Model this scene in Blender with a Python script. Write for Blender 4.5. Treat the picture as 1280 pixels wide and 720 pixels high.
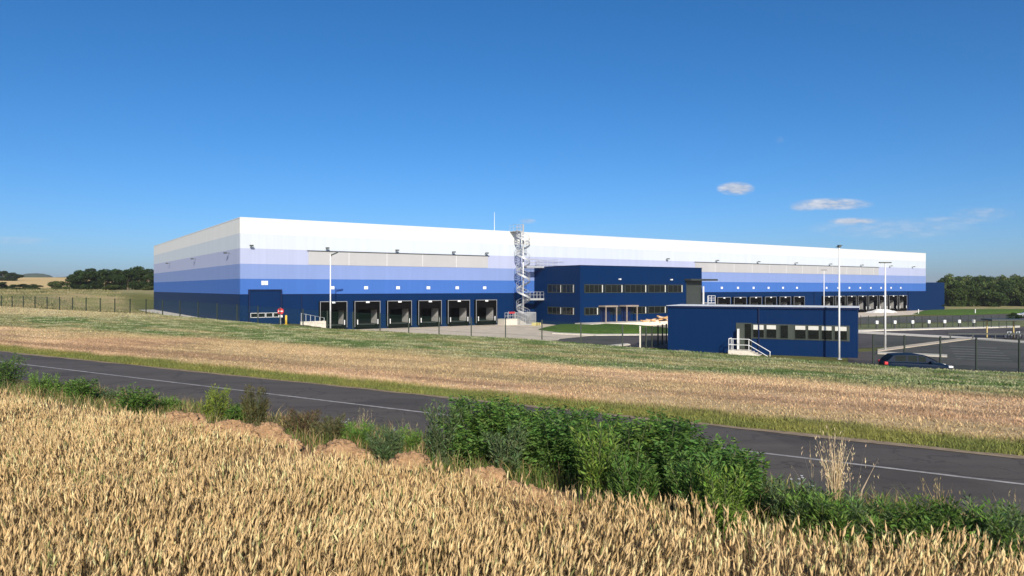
import bpy, math, random
import numpy as np
from mathutils import Vector, Matrix
R = math.radians
random.seed(7)
rng = np.random.default_rng(11)
scn = bpy.context.scene
for o in list(bpy.data.objects): bpy.data.objects.remove(o)
COL = scn.collection

# ------------------------------------------------------------------ camera, sky, sun, exposure
F = 900.0
cam_d = bpy.data.cameras.new('camera'); cam = bpy.data.objects.new('camera', cam_d); COL.objects.link(cam)
cam.location = (0, 0, 4.0); cam.rotation_euler = (R(90), 0, 0)
cam_d.sensor_width = 36; cam_d.lens = F/1280*36; cam_d.clip_end = 12000; cam_d.clip_start = 0.1
scn.camera = cam
SUN_H = Vector((.165, -.986, 0)).normalized(); SUN_EL = R(26)
SUN_DIR = Vector((SUN_H.x*math.cos(SUN_EL), SUN_H.y*math.cos(SUN_EL), math.sin(SUN_EL)))
w = bpy.data.worlds.new('World'); scn.world = w; w.use_nodes = True
nt = w.node_tree; nt.nodes.clear()
def wn(t, **k):
    n = nt.nodes.new(t)
    for a, b in k.items(): setattr(n, a, b)
    return n
sky = wn('ShaderNodeTexSky', sky_type='NISHITA', sun_disc=False)
sky.sun_elevation = SUN_EL; sky.sun_rotation = math.atan2(SUN_H.x, SUN_H.y)
sky.altitude = 200; sky.air_density = .65; sky.dust_density = 1.5; sky.ozone_density = 4.8
hs = wn('ShaderNodeHueSaturation'); hs.inputs['Saturation'].default_value = 1.21; hs.inputs['Hue'].default_value = .498
nt.links.new(sky.outputs[0], hs.inputs['Color'])
bg = wn('ShaderNodeBackground'); bg.inputs['Strength'].default_value = .12
out = wn('ShaderNodeOutputWorld')
# a few far clouds and the faint day moon in the sky, by direction
tc = wn('ShaderNodeTexCoord'); sp = wn('ShaderNodeSeparateXYZ'); nt.links.new(tc.outputs['Generated'], sp.inputs[0])
def mth(op, a, b=None, c=None, clamp=False):
    n = wn('ShaderNodeMath', operation=op); n.use_clamp = clamp
    for i, v in enumerate((a, b, c)):
        if v is None: continue
        if hasattr(v, 'is_linked') or hasattr(v, 'links'): nt.links.new(v, n.inputs[i])
        else: n.inputs[i].default_value = v
    return n.outputs[0]
ymax = mth('MAXIMUM', sp.outputs[1], .02)
U = mth('DIVIDE', sp.outputs[0], ymax); V = mth('DIVIDE', sp.outputs[2], ymax)
cmb = wn('ShaderNodeCombineXYZ'); nt.links.new(mth('MULTIPLY', U, 34.0), cmb.inputs[0]); nt.links.new(mth('MULTIPLY', V, 110.0), cmb.inputs[1])
nz = wn('ShaderNodeTexNoise'); nz.inputs['Scale'].default_value = 1.0; nz.inputs['Detail'].default_value = 6; nz.inputs['Roughness'].default_value = .6
nt.links.new(cmb.outputs[0], nz.inputs['Vector'])
clouds = [ # u, v, half width, half height, density
    (.311, .138, .026, .0095, 1.5), (.445, .1165, .056, .0085, 1.15), (.405, .112, .02, .006, .9), (.475, .0925, .036, .0055, 1.1),
    (.53, .083, .12, .015, .32), (.655, .104, .045, .008, .36), (.62, .094, .06, .006, .36), (.022, .093, .012, .004, .6),
    (-.69, .066, .05, .006, .3), (.372, .206, .006, .0055, .22)]  # the last spot is the faint day moon
tot = None
for (u, v, a, b, dn) in clouds:
    du = mth('DIVIDE', mth('SUBTRACT', U, u), a); dv = mth('DIVIDE', mth('SUBTRACT', V, v), b)
    d2 = mth('ADD', mth('MULTIPLY', du, du), mth('MULTIPLY', dv, dv))
    g = mth('MULTIPLY', mth('SUBTRACT', 1.15, d2, clamp=False), dn)
    g = mth('MAXIMUM', g, 0.0)
    # broken edge: subtract noise
    g = mth('MULTIPLY', g, mth('MULTIPLY', mth('SUBTRACT', nz.outputs[0], .30), 3.2), None)
    g = mth('MINIMUM', mth('MAXIMUM', g, 0.0), .85 if dn > 1 else .55*dn + .1)
    tot = g if tot is None else mth('MAXIMUM', tot, g)
mix = wn('ShaderNodeMix', data_type='RGBA')
nt.links.new(tot, mix.inputs['Factor']); nt.links.new(hs.outputs[0], mix.inputs['A'])
# cloud colour: white tops, greyer bellies follow the noise
crmp = wn('ShaderNodeValToRGB'); crmp.color_ramp.elements[0].color = (3.4, 3.7, 4.4, 1); crmp.color_ramp.elements[1].color = (5.3, 5.5, 6.0, 1)
crmp.color_ramp.elements[0].position = .40; crmp.color_ramp.elements[1].position = .68
nt.links.new(nz.outputs[0], crmp.inputs[0]); nt.links.new(crmp.outputs[0], mix.inputs['B'])
nt.links.new(mix.outputs['Result'], bg.inputs['Color']); nt.links.new(bg.outputs[0], out.inputs['Surface'])
sun_d = bpy.data.lights.new('sun', 'SUN'); sun_d.energy = 4.9; sun_d.angle = R(.53); sun_d.color = (1.0, .90, .75)
sun = bpy.data.objects.new('sun', sun_d); COL.objects.link(sun); sun.location = (30, -60, 60)
sun.rotation_euler = SUN_DIR.to_track_quat('Z', 'Y').to_euler()
vs = scn.view_settings; vs.view_transform = 'Standard'; vs.look = 'None'; vs.gamma = 1; vs.use_curve_mapping = False; vs.exposure = 0.22
scn.render.engine = 'CYCLES'
scn.cycles.max_bounces = 8; scn.cycles.transparent_max_bounces = 24

# ------------------------------------------------------------------ helpers
def tag(o, label=None, cat=None, group=None, kind=None):
    if label: o['label'] = label
    if cat: o['category'] = cat
    if group: o['group'] = group
    if kind: o['kind'] = kind
    return o
def link(name, me, parent=None):
    o = bpy.data.objects.new(name, me); COL.objects.link(o)
    if parent: o.parent = parent
    return o
def thing(name, label, cat, loc=(0, 0, 0), rz=0, group=None):
    o = bpy.data.objects.new(name, None); COL.objects.link(o); o.empty_display_size = .3
    o.location = loc; o.rotation_euler = (0, 0, rz)
    return tag(o, label, cat, group)
def copy_tree(o, parent=None):
    c = o.copy(); COL.objects.link(c)
    if parent is not None: c.parent = parent
    for ch in [x for x in list(COL.objects) if x.parent == o]: copy_tree(ch, c)
    return c
class MB:
    def __init__(s): s.v = []; s.f = []
    def add(s, vs, fs):
        b = len(s.v); s.v += [tuple(v) for v in vs]; s.f += [tuple(i+b for i in f) for f in fs]; return s
    def box(s, x0, x1, y0, y1, z0, z1):
        return s.add([(x0,y0,z0),(x1,y0,z0),(x1,y1,z0),(x0,y1,z0),(x0,y0,z1),(x1,y0,z1),(x1,y1,z1),(x0,y1,z1)],
                     [(0,3,2,1),(4,5,6,7),(0,1,5,4),(1,2,6,5),(2,3,7,6),(3,0,4,7)])
    def tube(s, p0, p1, r0, r1=None, n=8, cap=True):
        r1 = r0 if r1 is None else r1
        p0 = Vector(p0); p1 = Vector(p1); d = (p1-p0)
        if d.length < 1e-6: return s
        d.normalize(); a = d.orthogonal().normalized(); b = d.cross(a)
        vs = []
        for (p, r) in ((p0, r0), (p1, r1)):
            for k in range(n):
                t = 2*math.pi*k/n; vs.append(p + a*math.cos(t)*r + b*math.sin(t)*r)
        fs = [(k, (k+1) % n, n+(k+1) % n, n+k) for k in range(n)]
        if cap: fs += [tuple(range(n))[::-1], tuple(range(n, 2*n))]
        return s.add(vs, fs)
    def path(s, pts, r, n=6):
        for a, b in zip(pts[:-1], pts[1:]): s.tube(a, b, r, n=n)
        return s
    def prism(s, poly, y0, y1):          # polygon in x,z extruded along y
        n = len(poly); vs = [(x, y0, z) for x, z in poly] + [(x, y1, z) for x, z in poly]
        fs = [tuple(range(n)), tuple(range(n, 2*n))[::-1]] + [(k, k+n, (k+1) % n+n, (k+1) % n) for k in range(n)]
        return s.add(vs, fs)
    def ring(s, c, r, rr, axis='y', n=20, m=6):
        vs = []; fs = []
        for i in range(n):
            a = 2*math.pi*i/n
            for j in range(m):
                b = 2*math.pi*j/m; q = r+rr*math.cos(b); h = rr*math.sin(b)
                p = {'y': (q*math.cos(a), h, q*math.sin(a)), 'z': (q*math.cos(a), q*math.sin(a), h), 'x': (h, q*math.cos(a), q*math.sin(a))}[axis]
                vs.append((c[0]+p[0], c[1]+p[1], c[2]+p[2]))
        for i in range(n):
            for j in range(m): fs.append((i*m+j, ((i+1) % n)*m+j, ((i+1) % n)*m+(j+1) % m, i*m+(j+1) % m))
        return s.add(vs, fs)
    def build(s, name, m, parent=None, smooth=False, bevel=0):
        me = bpy.data.meshes.new(name); me.from_pydata(s.v, [], s.f); me.update()
        import bmesh
        bm = bmesh.new(); bm.from_mesh(me); bmesh.ops.recalc_face_normals(bm, faces=bm.faces); bm.to_mesh(me); bm.free()
        me.materials.append(m)
        if smooth:
            for p in me.polygons: p.use_smooth = True
        o = link(name, me, parent)
        if bevel:
            b = o.modifiers.new('bevel', 'BEVEL'); b.width = bevel; b.segments = 2; b.limit_method = 'ANGLE'
        return o
def npmesh(name, V, Fc, m, parent=None, col=None, smooth=False):
    """V (n,3), Fc (k,3|4); col (n,3) per-vertex albedo"""
    me = bpy.data.meshes.new(name); n = len(V); k, s = Fc.shape
    me.vertices.add(n); me.vertices.foreach_set('co', V.astype(np.float32).ravel())
    me.loops.add(k*s); me.loops.foreach_set('vertex_index', Fc.astype(np.int32).ravel())
    me.polygons.add(k); me.polygons.foreach_set('loop_start', np.arange(0, k*s, s, dtype=np.int32))
    try: me.polygons.foreach_set('loop_total', np.full(k, s, dtype=np.int32))
    except Exception: pass
    if smooth: me.polygons.foreach_set('use_smooth', np.ones(k, dtype=bool))
    if col is not None:
        a = me.attributes.new('col', 'FLOAT_COLOR', 'POINT')
        c4 = np.ones((n, 4), np.float32); c4[:, :3] = col; a.data.foreach_set('color', c4.ravel())
    me.update(calc_edges=True); me.validate(); me.materials.append(m)
    return link(name, me, parent)
def hash2(ix, iy, seed):
    h = np.sin(ix*127.1+iy*311.7+seed*74.7)*43758.5453
    return h-np.floor(h)
def vnoise(x, y, seed=0):
    ix = np.floor(x); iy = np.floor(y); fx = x-ix; fy = y-iy
    fx = fx*fx*(3-2*fx); fy = fy*fy*(3-2*fy)
    a = hash2(ix, iy, seed); b = hash2(ix+1, iy, seed); c = hash2(ix, iy+1, seed); d = hash2(ix+1, iy+1, seed)
    return (a*(1-fx)+b*fx)*(1-fy)+(c*(1-fx)+d*fx)*fy
def fbm(x, y, seed=0, o=4):
    t = 0; amp = .5; s = 0
    for k in range(o): t = t+amp*vnoise(x*2**k, y*2**k, seed+k*13); s += amp; amp *= .5
    return t/s
def sst(x, a, b):
    t = np.clip((x-a)/(b-a), 0, 1); return t*t*(3-2*t)

# ------------------------------------------------------------------ materials
MATS = {}
def mat(name, c, rough=.6, metal=0, var=.12, scale=3.0, bump=0, bscale=None, spec=.5, c2=None, stretch=None, coat=0):
    if name in MATS: return MATS[name]
    m = bpy.data.materials.new(name); m.use_nodes = True; n = m.node_tree; b = n.nodes['Principled BSDF']
    b.inputs['Roughness'].default_value = rough; b.inputs['Metallic'].default_value = metal
    b.inputs['Specular IOR Level'].default_value = spec; b.inputs['Coat Weight'].default_value = coat
    t = n.nodes.new('ShaderNodeTexCoord'); mp = n.nodes.new('ShaderNodeMapping'); n.links.new(t.outputs['Object'], mp.inputs[0])
    if stretch: mp.inputs['Scale'].default_value = stretch
    z = n.nodes.new('ShaderNodeTexNoise'); z.inputs['Scale'].default_value = scale; z.inputs['Detail'].default_value = 6; z.inputs['Roughness'].default_value = .65
    n.links.new(mp.outputs[0], z.inputs['Vector'])
    r = n.nodes.new('ShaderNodeValToRGB'); r.color_ramp.elements[0].position = .3; r.color_ramp.elements[1].position = .7
    c2 = c2 or tuple(min(1, x*(1+var)) for x in c); c1 = c if c2 and var == 0 else tuple(x*(1-var) for x in c)
    r.color_ramp.elements[0].color = (*c1, 1); r.color_ramp.elements[1].color = (*c2, 1)
    n.links.new(z.outputs[0], r.inputs[0]); n.links.new(r.outputs[0], b.inputs['Base Color'])
    if bump:
        z2 = n.nodes.new('ShaderNodeTexNoise'); z2.inputs['Scale'].default_value = bscale or scale*8; z2.inputs['Detail'].default_value = 8
        n.links.new(t.outputs['Object'], z2.inputs['Vector'])
        bp = n.nodes.new('ShaderNodeBump'); bp.inputs['Strength'].default_value = bump; bp.inputs['Distance'].default_value = .05
        n.links.new(z2.outputs[0], bp.inputs['Height']); n.links.new(bp.outputs[0], b.inputs['Normal'])
    MATS[name] = m; return m
def plantmat(name, trans=.3, rough=.6, var=.0, spec=.3):
    m = bpy.data.materials.new(name); m.use_nodes = True; n = m.node_tree; b = n.nodes['Principled BSDF']
    a = n.nodes.new('ShaderNodeAttribute'); a.attribute_name = 'col'
    b.inputs['Roughness'].default_value = rough; b.inputs['Specular IOR Level'].default_value = spec
    n.links.new(a.outputs['Color'], b.inputs['Base Color'])
    tr = n.nodes.new('ShaderNodeBsdfTranslucent'); n.links.new(a.outputs['Color'], tr.inputs['Color'])
    mx = n.nodes.new('ShaderNodeMixShader'); mx.inputs[0].default_value = trans
    o = n.nodes['Material Output']; n.links.new(b.outputs[0], mx.inputs[1]); n.links.new(tr.outputs[0], mx.inputs[2]); n.links.new(mx.outputs[0], o.inputs[0])
    return m
M_leaf = plantmat('leaf', .38, .6, spec=.2); M_straw = plantmat('straw', .25, .7, spec=.2); M_grass = plantmat('grass_blade', .3, .75, spec=.15)
M_bark = mat('bark', (.11, .085, .06), .9, var=.35, scale=9, bump=.4)
M_stem = mat('stem', (.10, .12, .05), .7, var=.3)
M_white = mat('white_paint', (.70, .71, .72), .45, var=.05)
M_galv = mat('galvanised_steel', (.50, .52, .54), .38, metal=.35, var=.15, scale=14)
M_galv2 = mat('aluminium_trim', (.27, .28, .29), .5, var=.1)
M_black = mat('black_rubber', (.003, .003, .0035), .9, var=.3, spec=.06)
M_void = mat('interior_shade_black', (.004, .004, .005), .95, var=.3, spec=.05)  # near-black colour painted for the unlit space behind the docks
M_lining = mat('dock_lining', (.40, .40, .39), .7, var=.1)
M_conc = mat('concrete', (.62, .53, .41), .85, var=.18, scale=.6, bump=.2, bscale=20)
M_kerb = mat('kerb_concrete', (.62, .58, .50), .8, var=.15, scale=4, bump=.2)
M_green = mat('green_fence_paint', (.007, .018, .010), .5, var=.2)
M_glass = mat('window_glass', (.008, .010, .010), .08, var=.3, spec=.35)
M_frame = mat('window_frame', (.045, .055, .045), .45, var=.15)
M_ribbon = mat('ribbon_panel', (.012, .018, .024), .4, var=.2, spec=.2)
M_blind = mat('window_blind', (.55, .55, .51), .7, var=.06)
M_char = mat('charcoal_panel', (.035, .042, .04), .5, var=.15)
M_yellow = mat('yellow_paint', (.72, .50, .06), .5, var=.12)
M_red = mat('red_sign', (.55, .02, .03), .45, var=.08)
M_roof = mat('roof_membrane', (.74, .76, .76), .6, var=.08, scale=.8)
M_strip = mat('light_strip', (.395, .40, .415), .35, var=.05, scale=.25, stretch=(1, 1, .2))
M_orange = mat('timber_board', (.55, .30, .11), .8, var=.35, scale=5)
M_wood = mat('portal_timber', (.27, .22, .18), .7, var=.2)

def wire_mat(name, c, cover):
    m = bpy.data.materials.new(name); m.use_nodes = True; n = m.node_tree; b = n.nodes['Principled BSDF']
    b.inputs['Base Color'].default_value = (*c, 1); b.inputs['Roughness'].default_value = .5
    t = n.nodes.new('ShaderNodeBsdfTransparent'); mx = n.nodes.new('ShaderNodeMixShader'); mx.inputs[0].default_value = cover
    n.links.new(t.outputs[0], mx.inputs[1]); n.links.new(b.outputs[0], mx.inputs[2]); n.links.new(mx.outputs[0], n.nodes['Material Output'].inputs[0])
    return m
M_mesh = wire_mat('green_wire_mesh', (.02, .06, .04), .13)
M_mesh_dense = wire_mat('dark_wire_mesh', (.012, .02, .018), .5)

def clad(name, bands, base_z=0.0, pitch=.25, rough=.5, ribs=.08):
    """profiled steel cladding: colour bands by height, vertical ribs and panel joints in the normal, light weathering"""
    m = bpy.data.materials.new(name); m.use_nodes = True; n = m.node_tree; b = n.nodes['Principled BSDF']
    b.inputs['Roughness'].default_value = rough; b.inputs['Specular IOR Level'].default_value = .10
    t = n.nodes.new('ShaderNodeTexCoord'); s = n.nodes.new('ShaderNodeSeparateXYZ'); n.links.new(t.outputs['Object'], s.inputs[0])
    H = bands[-1][0] if len(bands) > 1 else 1
    d = n.nodes.new('ShaderNodeMath'); d.operation = 'DIVIDE'; d.inputs[1].default_value = 20.0; n.links.new(s.outputs[2], d.inputs[0])
    r = n.nodes.new('ShaderNodeValToRGB'); r.color_ramp.interpolation = 'CONSTANT'
    for k, (z, c) in enumerate(bands):
        e = r.color_ramp.elements[k] if k < 2 else r.color_ramp.elements.new(z/20)
        e.position = max(0, z/20); e.color = (*c, 1)
    if len(bands) == 1: r.color_ramp.elements[1].color = (*bands[0][1], 1); r.color_ramp.elements[1].position = .9
    n.links.new(d.outputs[0], r.inputs[0])
    # panel-to-panel differences + rain streaks
    mp = n.nodes.new('ShaderNodeMapping'); mp.inputs['Scale'].default_value = (1.0, 1.0, .06); n.links.new(t.outputs['Object'], mp.inputs[0])
    z = n.nodes.new('ShaderNodeTexNoise'); z.inputs['Scale'].default_value = 1.1; z.inputs['Detail'].default_value = 7; z.inputs['Roughness'].default_value = .7
    n.links.new(mp.outputs[0], z.inputs['Vector'])
    mr = n.nodes.new('ShaderNodeMapRange'); mr.inputs[1].default_value = .3; mr.inputs[2].default_value = .7; mr.inputs[3].default_value = .945; mr.inputs[4].default_value = 1.03
    n.links.new(z.outputs[0], mr.inputs[0])
    mu = n.nodes.new('ShaderNodeVectorMath'); mu.operation = 'SCALE'; n.links.new(r.outputs[0], mu.inputs[0]); n.links.new(mr.outputs[0], mu.inputs['Scale'])
    n.links.new(mu.outputs[0], b.inputs['Base Color'])
    # ribs run vertically: a trapezoid wave along x+y
    ad = n.nodes.new('ShaderNodeMath'); ad.operation = 'ADD'; n.links.new(s.outputs[0], ad.inputs[0]); n.links.new(s.outputs[1], ad.inputs[1])
    pp = n.nodes.new('ShaderNodeMath'); pp.operation = 'PINGPONG'; pp.inputs[1].default_value = pitch; n.links.new(ad.outputs[0], pp.inputs[0])
    cl = n.nodes.new('ShaderNodeMapRange'); cl.inputs[1].default_value = pitch*.35; cl.inputs[2].default_value = pitch*.6; n.links.new(pp.outputs[0], cl.inputs[0])
    lz = n.nodes.new('ShaderNodeMapping'); lz.inputs['Scale'].default_value = (.35, .35, .12); n.links.new(t.outputs['Object'], lz.inputs[0])
    z3 = n.nodes.new('ShaderNodeTexNoise'); z3.inputs['Scale'].default_value = 1.0; z3.inputs['Detail'].default_value = 3; n.links.new(lz.outputs[0], z3.inputs['Vector'])
    sm = n.nodes.new('ShaderNodeMath'); sm.operation = 'MULTIPLY_ADD'; sm.inputs[1].default_value = 1.2; n.links.new(z3.outputs[0], sm.inputs[0]); n.links.new(cl.outputs[0], sm.inputs[2])
    bp = n.nodes.new('ShaderNodeBump'); bp.inputs['Strength'].default_value = ribs; bp.inputs['Distance'].default_value = .04
    n.links.new(sm.outputs[0], bp.inputs['Height']); n.links.new(bp.outputs[0], b.inputs['Normal'])
    return m
NAVY = (.0012, .0185, .076); BLUE = (.050, .135, .42)
M_ware = clad('banded_cladding', [(0, NAVY), (3.95, BLUE), (5.95, (.188, .262, .50)), (7.95, (.365, .405, .57)), (9.95, (.50, .555, .62)), (11.95, (.64, .65, .64))])
M_navy = clad('navy_cladding', [(0, NAVY)], ribs=.05)
M_navy2 = mat('navy_trim', (.003, .012, .055), .5, var=.15, spec=.25)

# ------------------------------------------------------------------ the lie of the land
# p: distance from camera across the road direction, q: along it (towards the left)
UX, UY = -.842, .539          # q axis
NX, NY = .539, .842           # p axis
A = Vector((-35.4, 93.75)); WA = math.atan2(.557, .83); aD = Vector((math.cos(WA), math.sin(WA))); iD = Vector((-aD.y, aD.x))
zq = np.array([-60, -2.6, 2.8, 19.2, 33.6, 57.4, 86.2, 130.3, 200]); zc_ = np.array([-1.08, -1.08, -1.14, -.74, -.36, -.26, .62, .88, 1.6])
YARD = -1.9
def height(X, Y):
    p = NX*X+NY*Y; q = UX*X+UY*Y
    t = (X-A.x)*aD.x+(Y-A.y)*aD.y
    zc = np.interp(q, zq, zc_)
    z = np.zeros_like(p)
    z = np.where(p < 15, .42*sst(14.6-p, .6, 4.2)+.05*sst(14.9-p, 0, .8), z)
    z = z+.20*np.exp(-((p-10.1)/.7)**2)*(.6+.8*fbm(q*.7, q*0+3, 8))
    z = z+np.where(p < 14, .06*(fbm(X*.9, Y*.9, 3)-.5), 0)
    bank = .16*sst(p, 21, 23.5)
    z = np.where(p > 20.9, bank*(1-sst(p, 30, 50))+zc*sst(p, 26, 52.5), z)
    z = z+np.where((p > 22) & (p < 52), .10*(fbm(X*.25, Y*.25, 5)-.5)*sst(p, 22, 26)*sst(52.5-p, 0, 4), 0)
    hill = np.interp(Y, [100, 125, 200, 260, 450, 600, 900, 5000], [0, .15, 1.6, 1.9, 7.3, 11.3, 12.0, 12.0])*sst(-X/np.maximum(Y, 1), .36, .47)
    nat = zc+hill
    yard = np.where(t < 8, -.8, YARD)
    yard = np.where((t >= 7) & (t < 9), -.8-1.1*sst(t, 7, 9), yard)
    far_r = -.8*sst(p, 300, 700)
    m = sst(t, -26, -11)*sst(p, 52.5, 56.5)
    s_in = (X-A.x)*iD.x+(Y-A.y)*iD.y
    m = m*(1-sst(s_in, 82, 108)*(1-sst(t, 140, 170)))
    zz = nat*(1-m)+(yard+far_r)*m
    return np.where(p > 52.5, zz, z)
def hz(x, y): return float(height(np.array([float(x)]), np.array([float(y)]))[0])
def grow(a, b, s, k): 
    o = [a]
    while o[-1] < b: o.append(o[-1]+s); s *= k
    return o
ps = sorted(set([-v for v in grow(2, 1200, 4, 1.6)] + [0, 2, 4, 6, 7, 7.5, 8, 8.5] + list(np.arange(9, 15.01, .3)) + list(np.arange(15.4, 20.6, .8)) + list(np.arange(20.9, 24, .4)) + list(np.arange(24, 52, .8)) + list(np.arange(52.1, 57.5, .35)) + list(np.arange(58, 130, 1.5)) + grow(131, 2700, 3, 1.15)))
qs = sorted(set([-v for v in grow(46, 2600, 3, 1.25)] + list(np.arange(-45, 150, .9)) + grow(150, 2700, 2, 1.12)))
PP, QQ = np.meshgrid(np.array(ps), np.array(qs), indexing='ij')
X = PP*NX+QQ*UX; Y = PP*NY+QQ*UY
Z = height(X, Y)
t_ = (X-A.x)*aD.x+(Y-A.y)*aD.y
def lerp3(a, b, t): return np.array(a)*(1-t[..., None])+np.array(b)*t[..., None]
STRAW = (.68, .475, .285); STRAW2 = (.50, .335, .20); GREEN = (.115, .175, .055); VERGE = (.19, .21, .06); PALE = (.46, .44, .26)
def meadow_colour(X, Y):
    p = NX*X+NY*Y; q = UX*X+UY*Y
    wob = 5*(fbm(q*.045, p*.12, 21)-.5)+2.2*(fbm(q*.3, p*.35, 22)-.5)
    n1 = fbm(q*.14, p*.5, 31); n2 = fbm(q*.7, p*1.6, 37, 3)
    c = lerp3(STRAW, STRAW2, np.clip(sst(n1, .35, .7), 0, 1))
    n5 = fbm(q*.06, p*.22, 45); ol = sst(n5, .46, .66)*.65
    c = c*(1-ol[..., None])+lerp3((.44, .36, .18), (.54, .42, .23), n2)*ol[..., None]
    dr = sst(fbm(q*.10+p*.05, p*1.1, 46, 3), .52, .68)*.30
    c = c*(1-dr[..., None])
    # greener in the upper part, pale mown hay lying on it
    g = sst(p+wob*1.3, 30.5, 36)*(.65+.35*sst(n1+.5*(n2-.5), .25, .55))
    grn = lerp3(GREEN, PALE, sst(n2, .46, .68)*.75)
    c = c*(1-g[..., None])+grn*g[..., None]
    lw = sst(q, 60, 105)*sst(p+wob, 42, 46)*.7      # drier again towards the far left
    c = c*(1-lw[..., None])+lerp3(STRAW, PALE, n2)*lw[..., None]
    v = 1-sst(p+wob*.16+.5*(n2-.5), 22.0, 22.9)
    vg = lerp3(VERGE, (.26, .25, .07), sst(n2, .35, .75)*.8)
    c = c*(1-v[..., None])+vg*v[..., None]
    dk = sst(n2, .62, .8)*sst(p, 23.8, 24.6)*(1-sst(p, 26, 28))*.5
    return c*(1-.3*dk[..., None])
n0 = fbm(X*.05, Y*.05, 51); n9 = fbm(X*.4, Y*.4, 52)
C = np.zeros(X.shape+(3,)); C[:] = (.12, .10, .05)
soil = lerp3((.17, .105, .055), (.40, .24, .125), sst(n9, .3, .7))*(.45+.55*sst(PP, 8.6, 9.4))[..., None]  # soil colour darkened under the wheat, painting the shade between stems
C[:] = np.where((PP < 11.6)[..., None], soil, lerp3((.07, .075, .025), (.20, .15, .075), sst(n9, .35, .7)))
C = np.where((PP > 20.5)[..., None], meadow_colour(X, Y), C)
wild = lerp3((.26, .26, .10), (.40, .32, .17), sst(n9, .3, .7))
golden = lerp3((.62, .45, .20), (.72, .53, .25), sst(n0, .3, .7))
gold_m = sst(Y, 268, 285)*sst(-X/np.maximum(Y, 1), .30, .36)
far = wild*(1-gold_m[..., None])+golden*gold_m[..., None]
C = np.where((PP > 53)[..., None], far, C)
ym = (sst(t_, -6, -2)*sst(PP, 53, 56)*(1-sst(Y, 175, 190)))[..., None]
C = C*(1-ym)+np.array((.13, .135, .045))*ym
gm = plantmat('ground_surface', 0, .95, spec=.1)
g_n = gm.node_tree; g_b = g_n.nodes['Principled BSDF']
_t = g_n.nodes.new('ShaderNodeTexCoord'); _z = g_n.nodes.new('ShaderNodeTexNoise'); _z.inputs['Scale'].default_value = 2.2; _z.inputs['Detail'].default_value = 9; _z.inputs['Roughness'].default_value = .75
_mp = g_n.nodes.new('ShaderNodeMapping'); _mp.inputs['Rotation'].default_value = (0, 0, math.atan2(NX, NY)); _mp.inputs['Scale'].default_value = (.6, 1.3, 1)
g_n.links.new(_t.outputs['Object'], _mp.inputs[0]); g_n.links.new(_mp.outputs[0], _z.inputs['Vector'])
_r = g_n.nodes.new('ShaderNodeMapRange'); _r.inputs[1].default_value = .3; _r.inputs[2].default_value = .7; _r.inputs[3].default_value = .55; _r.inputs[4].default_value = 1.35
_m = g_n.nodes.new('ShaderNodeVectorMath'); _m.operation = 'SCALE'
g_n.links.new(_z.outputs[0], _r.inputs[0]); g_n.links.new(g_n.nodes['Attribute'].outputs['Color'], _m.inputs[0]); g_n.links.new(_r.outputs[0], _m.inputs['Scale']); g_n.links.new(_m.outputs[0], g_b.inputs['Base Color'])
_bp = g_n.nodes.new('ShaderNodeBump'); _bp.inputs['Strength'].default_value = .45; _bp.inputs['Distance'].default_value = .06
g_n.links.new(_z.outputs[0], _bp.inputs['Height']); g_n.links.new(_bp.outputs[0], g_b.inputs['Normal'])
ni, nj = X.shape; ii = np.arange(ni*nj).reshape(ni, nj)
Fq = np.stack([ii[:-1, :-1], ii[:-1, 1:], ii[1:, 1:], ii[1:, :-1]], -1).reshape(-1, 4)[:, ::-1]
ground = npmesh('ground', np.stack([X, Y, Z], -1).reshape(-1, 3), Fq, gm, col=C.reshape(-1, 3), smooth=True); tag(ground, kind='structure')

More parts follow.
